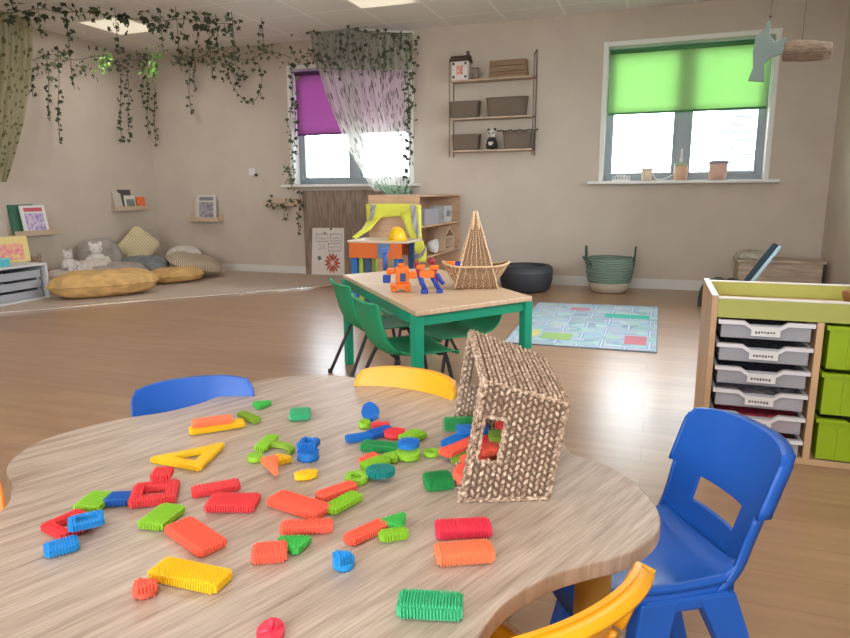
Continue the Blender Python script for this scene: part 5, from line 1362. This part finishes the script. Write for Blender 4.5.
# upper garland hung from the ceiling
ivy('long ivy garland along the ceiling above the reading corner, left length', [cz(*p) for p in ((-5, 14), (18, 12), (40, 9), (62, 12), (84, 12), (108, 15))], 80, .06, .07, name='ivy_garland')
ivy('long ivy garland along the ceiling above the reading corner, middle length', [cz(*p) for p in ((108, 15), (135, 19), (160, 21), (185, 19), (210, 23), (235, 24))], 100, .06, .08, name='ivy_garland')
ivy('long ivy garland along the ceiling ending at the curtain rail', [Y(p[0], p[1], 6.62) for p in ((235, 23), (262, 27), (290, 24), (310, 30), (335, 26), (370, 33), (413, 33))], 60, .045, .04, name='ivy_garland')
ivy('faded leafy garland following the top of the left wall', [wallp(*p) for p in ((-4, 50), (25, 62), (50, 54), (75, 60), (100, 56), (130, 60), (160, 58))], 150, .05, .07, ivy_f, name='ivy_garland')
ivy('faded leafy garland following the top of the back wall to the purple-blind window', [wallp(*p) for p in ((170, 55), (195, 58), (220, 50), (245, 60), (270, 52), (292, 58))], 110, .05, .07, ivy_f, name='ivy_garland')
ivy('ivy run along the leafy swag over the purple-blind window', [Y(p[0], p[1], 6.60) for p in ((296, 60), (312, 56), (330, 62), (350, 44), (372, 60), (392, 48), (412, 42))], 120, .045, .06, ivy_m, name='ivy_garland')
vert = [(30, 55, 97, 'first short ivy strand hanging beside the olive drape'), (57, 45, 143, 'long ivy strand nearest the olive drape on the left wall'), (47, 60, 120, 'thin ivy strand just left of the long one on the left wall'), (66, 20, 80, 'short ivy strand dropping from the ceiling left of the ceiling light'),
        (119, 60, 143, 'long ivy strand below the bright fern on the left wall'), (127, 70, 140, 'thin ivy strand doubling the long one below the bright fern'), (141, 62, 108, 'short ivy tail between two long strands near the corner'), (153, 60, 147, 'longest ivy strand close to the room corner'), (146, 70, 138, 'thin ivy strand left of the one close to the corner'),
        (188, 52, 111, 'ivy strand just right of the room corner'), (193, 50, 92, 'short ivy strand beside the one right of the corner'), (208, 20, 70, 'ivy strand crossing the pale ceiling band right of the corner'), (176, 15, 60, 'short ivy strand from the ceiling right of the ceiling light'), (232, 20, 60, 'short ivy strand from the ceiling garland mid back wall'),
        (291, 62, 150, 'ivy strand down the left edge of the purple-blind window'), (294, 100, 180, 'lower ivy strand against the white window lining'), (411, 40, 165, 'ivy strand down the right edge of the sheer curtain'), (407, 60, 190, 'second ivy strand beside the right edge of the sheer curtain'), (299, 190, 232, 'short ivy strand hanging below the sill beside the wooden board'), (283, 203, 222, 'short ivy tail hanging from the empty ledge'), (115, 16, 42, 'short ivy tail in front of the right half of the ceiling light'), (38, 12, 34, 'tiny ivy tail beside the olive drape near the ceiling'), (196, 20, 46, 'tiny ivy tail over the pale ceiling band'), (216, 22, 48, 'tiny ivy tail hanging right of the pale ceiling band'), (262, 26, 50, 'tiny ivy tail from the ceiling garland before the window'), (160, 17, 48, 'tiny ivy tail hanging in front of the ceiling light')]
for px, a, b_, lb in vert:
    if px > 285:
        yy = 6.66 if px > 400 else YB-.13
        P_ = [Y(px, a, yy), Y(px+1.5, (a*2+b_)/3, yy), Y(px-1, (a+b_*2)/3, yy), Y(px, b_, yy)]
    elif a < 30: P_ = [cz(px, a, 2.64)+Vector((0, 0, .075)), cz(px+.5, a, 2.64)-Vector((0, 0, (b_-a)*.0035)), cz(px, a, 2.64)-Vector((0, 0, (b_-a)*.0075)), cz(px+1, a, 2.64)-Vector((0, 0, (b_-a)*.0105))]
    else: P_ = [wallp(px, a), wallp(px+2, (a*2+b_)/3), wallp(px+1, (a+b_*2)/3), wallp(px+3, b_)]
    ivy(lb, P_, max(8, int((b_-a)*.36)), .045, .02)
ivy('looped ivy tendril on the back wall between the corner and the window', [wallp(*p) for p in ((226, 62), (230, 80), (240, 96), (250, 103), (258, 96), (262, 80), (258, 62))], 26, .045, .02)
ivy('dense ivy clump where the looped tendril starts on the back wall', [wallp(*p) for p in ((222, 66), (232, 72), (238, 84))], 34, .045, .06)
ivy('ivy sprig lying over the empty ledge', [Y(p[0], p[1], YB-.15) for p in ((266, 201), (280, 204), (296, 199), (304, 205))], 22, .045, .03)
ivy('pale green leaves gathered at the lower left corner of the window sill', [Y(p[0], p[1], YB-.11) for p in ((288, 165), (289, 176), (292, 186))], 30, .04, .03, ivy_f)
ivy('bright green fern spray hanging in front of the left wall', [cz(p[0], p[1], 2.35) for p in ((108, 55), (103, 62), (98, 68))], 60, .05, .035, ivy_b, 'fern_spray', 'bright fern sprays', narrow=.35)
ivy('bright green fern spray hanging nearest the room corner', [cz(p[0], p[1], 2.35) for p in ((160, 50), (153, 62), (148, 74))], 80, .05, .04, ivy_b, 'fern_spray', 'bright fern sprays', narrow=.35)
tag(MB().tube(smooth_open([cz(158, 50, 2.33), cz(152, 60, 2.33), cz(146, 73, 2.33), cz(136, 82, 2.33), cz(133, 88, 2.33)], 6), .006, 6).build('pale_twig', pm('pale_twig_bark', (206, 190, 168), .8)), 'pale curved twig hanging below the corner fern spray', 'twig')

# ================================================================ WORLD + LIGHT
w = bpy.data.worlds.new('sky'); SC.world = w; w.use_nodes = True
bg = w.node_tree.nodes['Background']; bg.inputs[0].default_value = (.84, .93, 1.0, 1); bg.inputs[1].default_value = 13.0
def portal(loc, sx, sy, rot):
    ld = bpy.data.lights.new('daylight_portal', 'AREA'); ld.shape = 'RECTANGLE'; ld.size = sx; ld.size_y = sy; ld.cycles.is_portal = True
    o = bpy.data.objects.new('daylight_portal', ld); COL.objects.link(o); o.location = loc; o.rotation_euler = rot
for W in (W1, W2): portal(((W[0]+W[1])/2, YB+.29, (W[2]+W[3])/2), W[1]-W[0], W[3]-W[2], (radians(-90), 0, 0))
for W in SW: portal(((W[0]+W[1])/2, YF-.19, (W[2]+W[3])/2), W[1]-W[0], W[3]-W[2], (radians(90), 0, 0))
for W in EW: portal((XR+.19, (W[0]+W[1])/2, (W[2]+W[3])/2), W[3]-W[2], W[1]-W[0], (0, radians(90), 0))
SC.view_settings.view_transform = 'Standard'; SC.view_settings.look = 'None'; SC.view_settings.gamma = 1; SC.view_settings.exposure = .46
SC.cycles.use_denoising = True
SC.cycles.max_bounces = 10; SC.cycles.diffuse_bounces = 5; SC.cycles.transparent_max_bounces = 12
SC.cycles.sample_clamp_indirect = 6
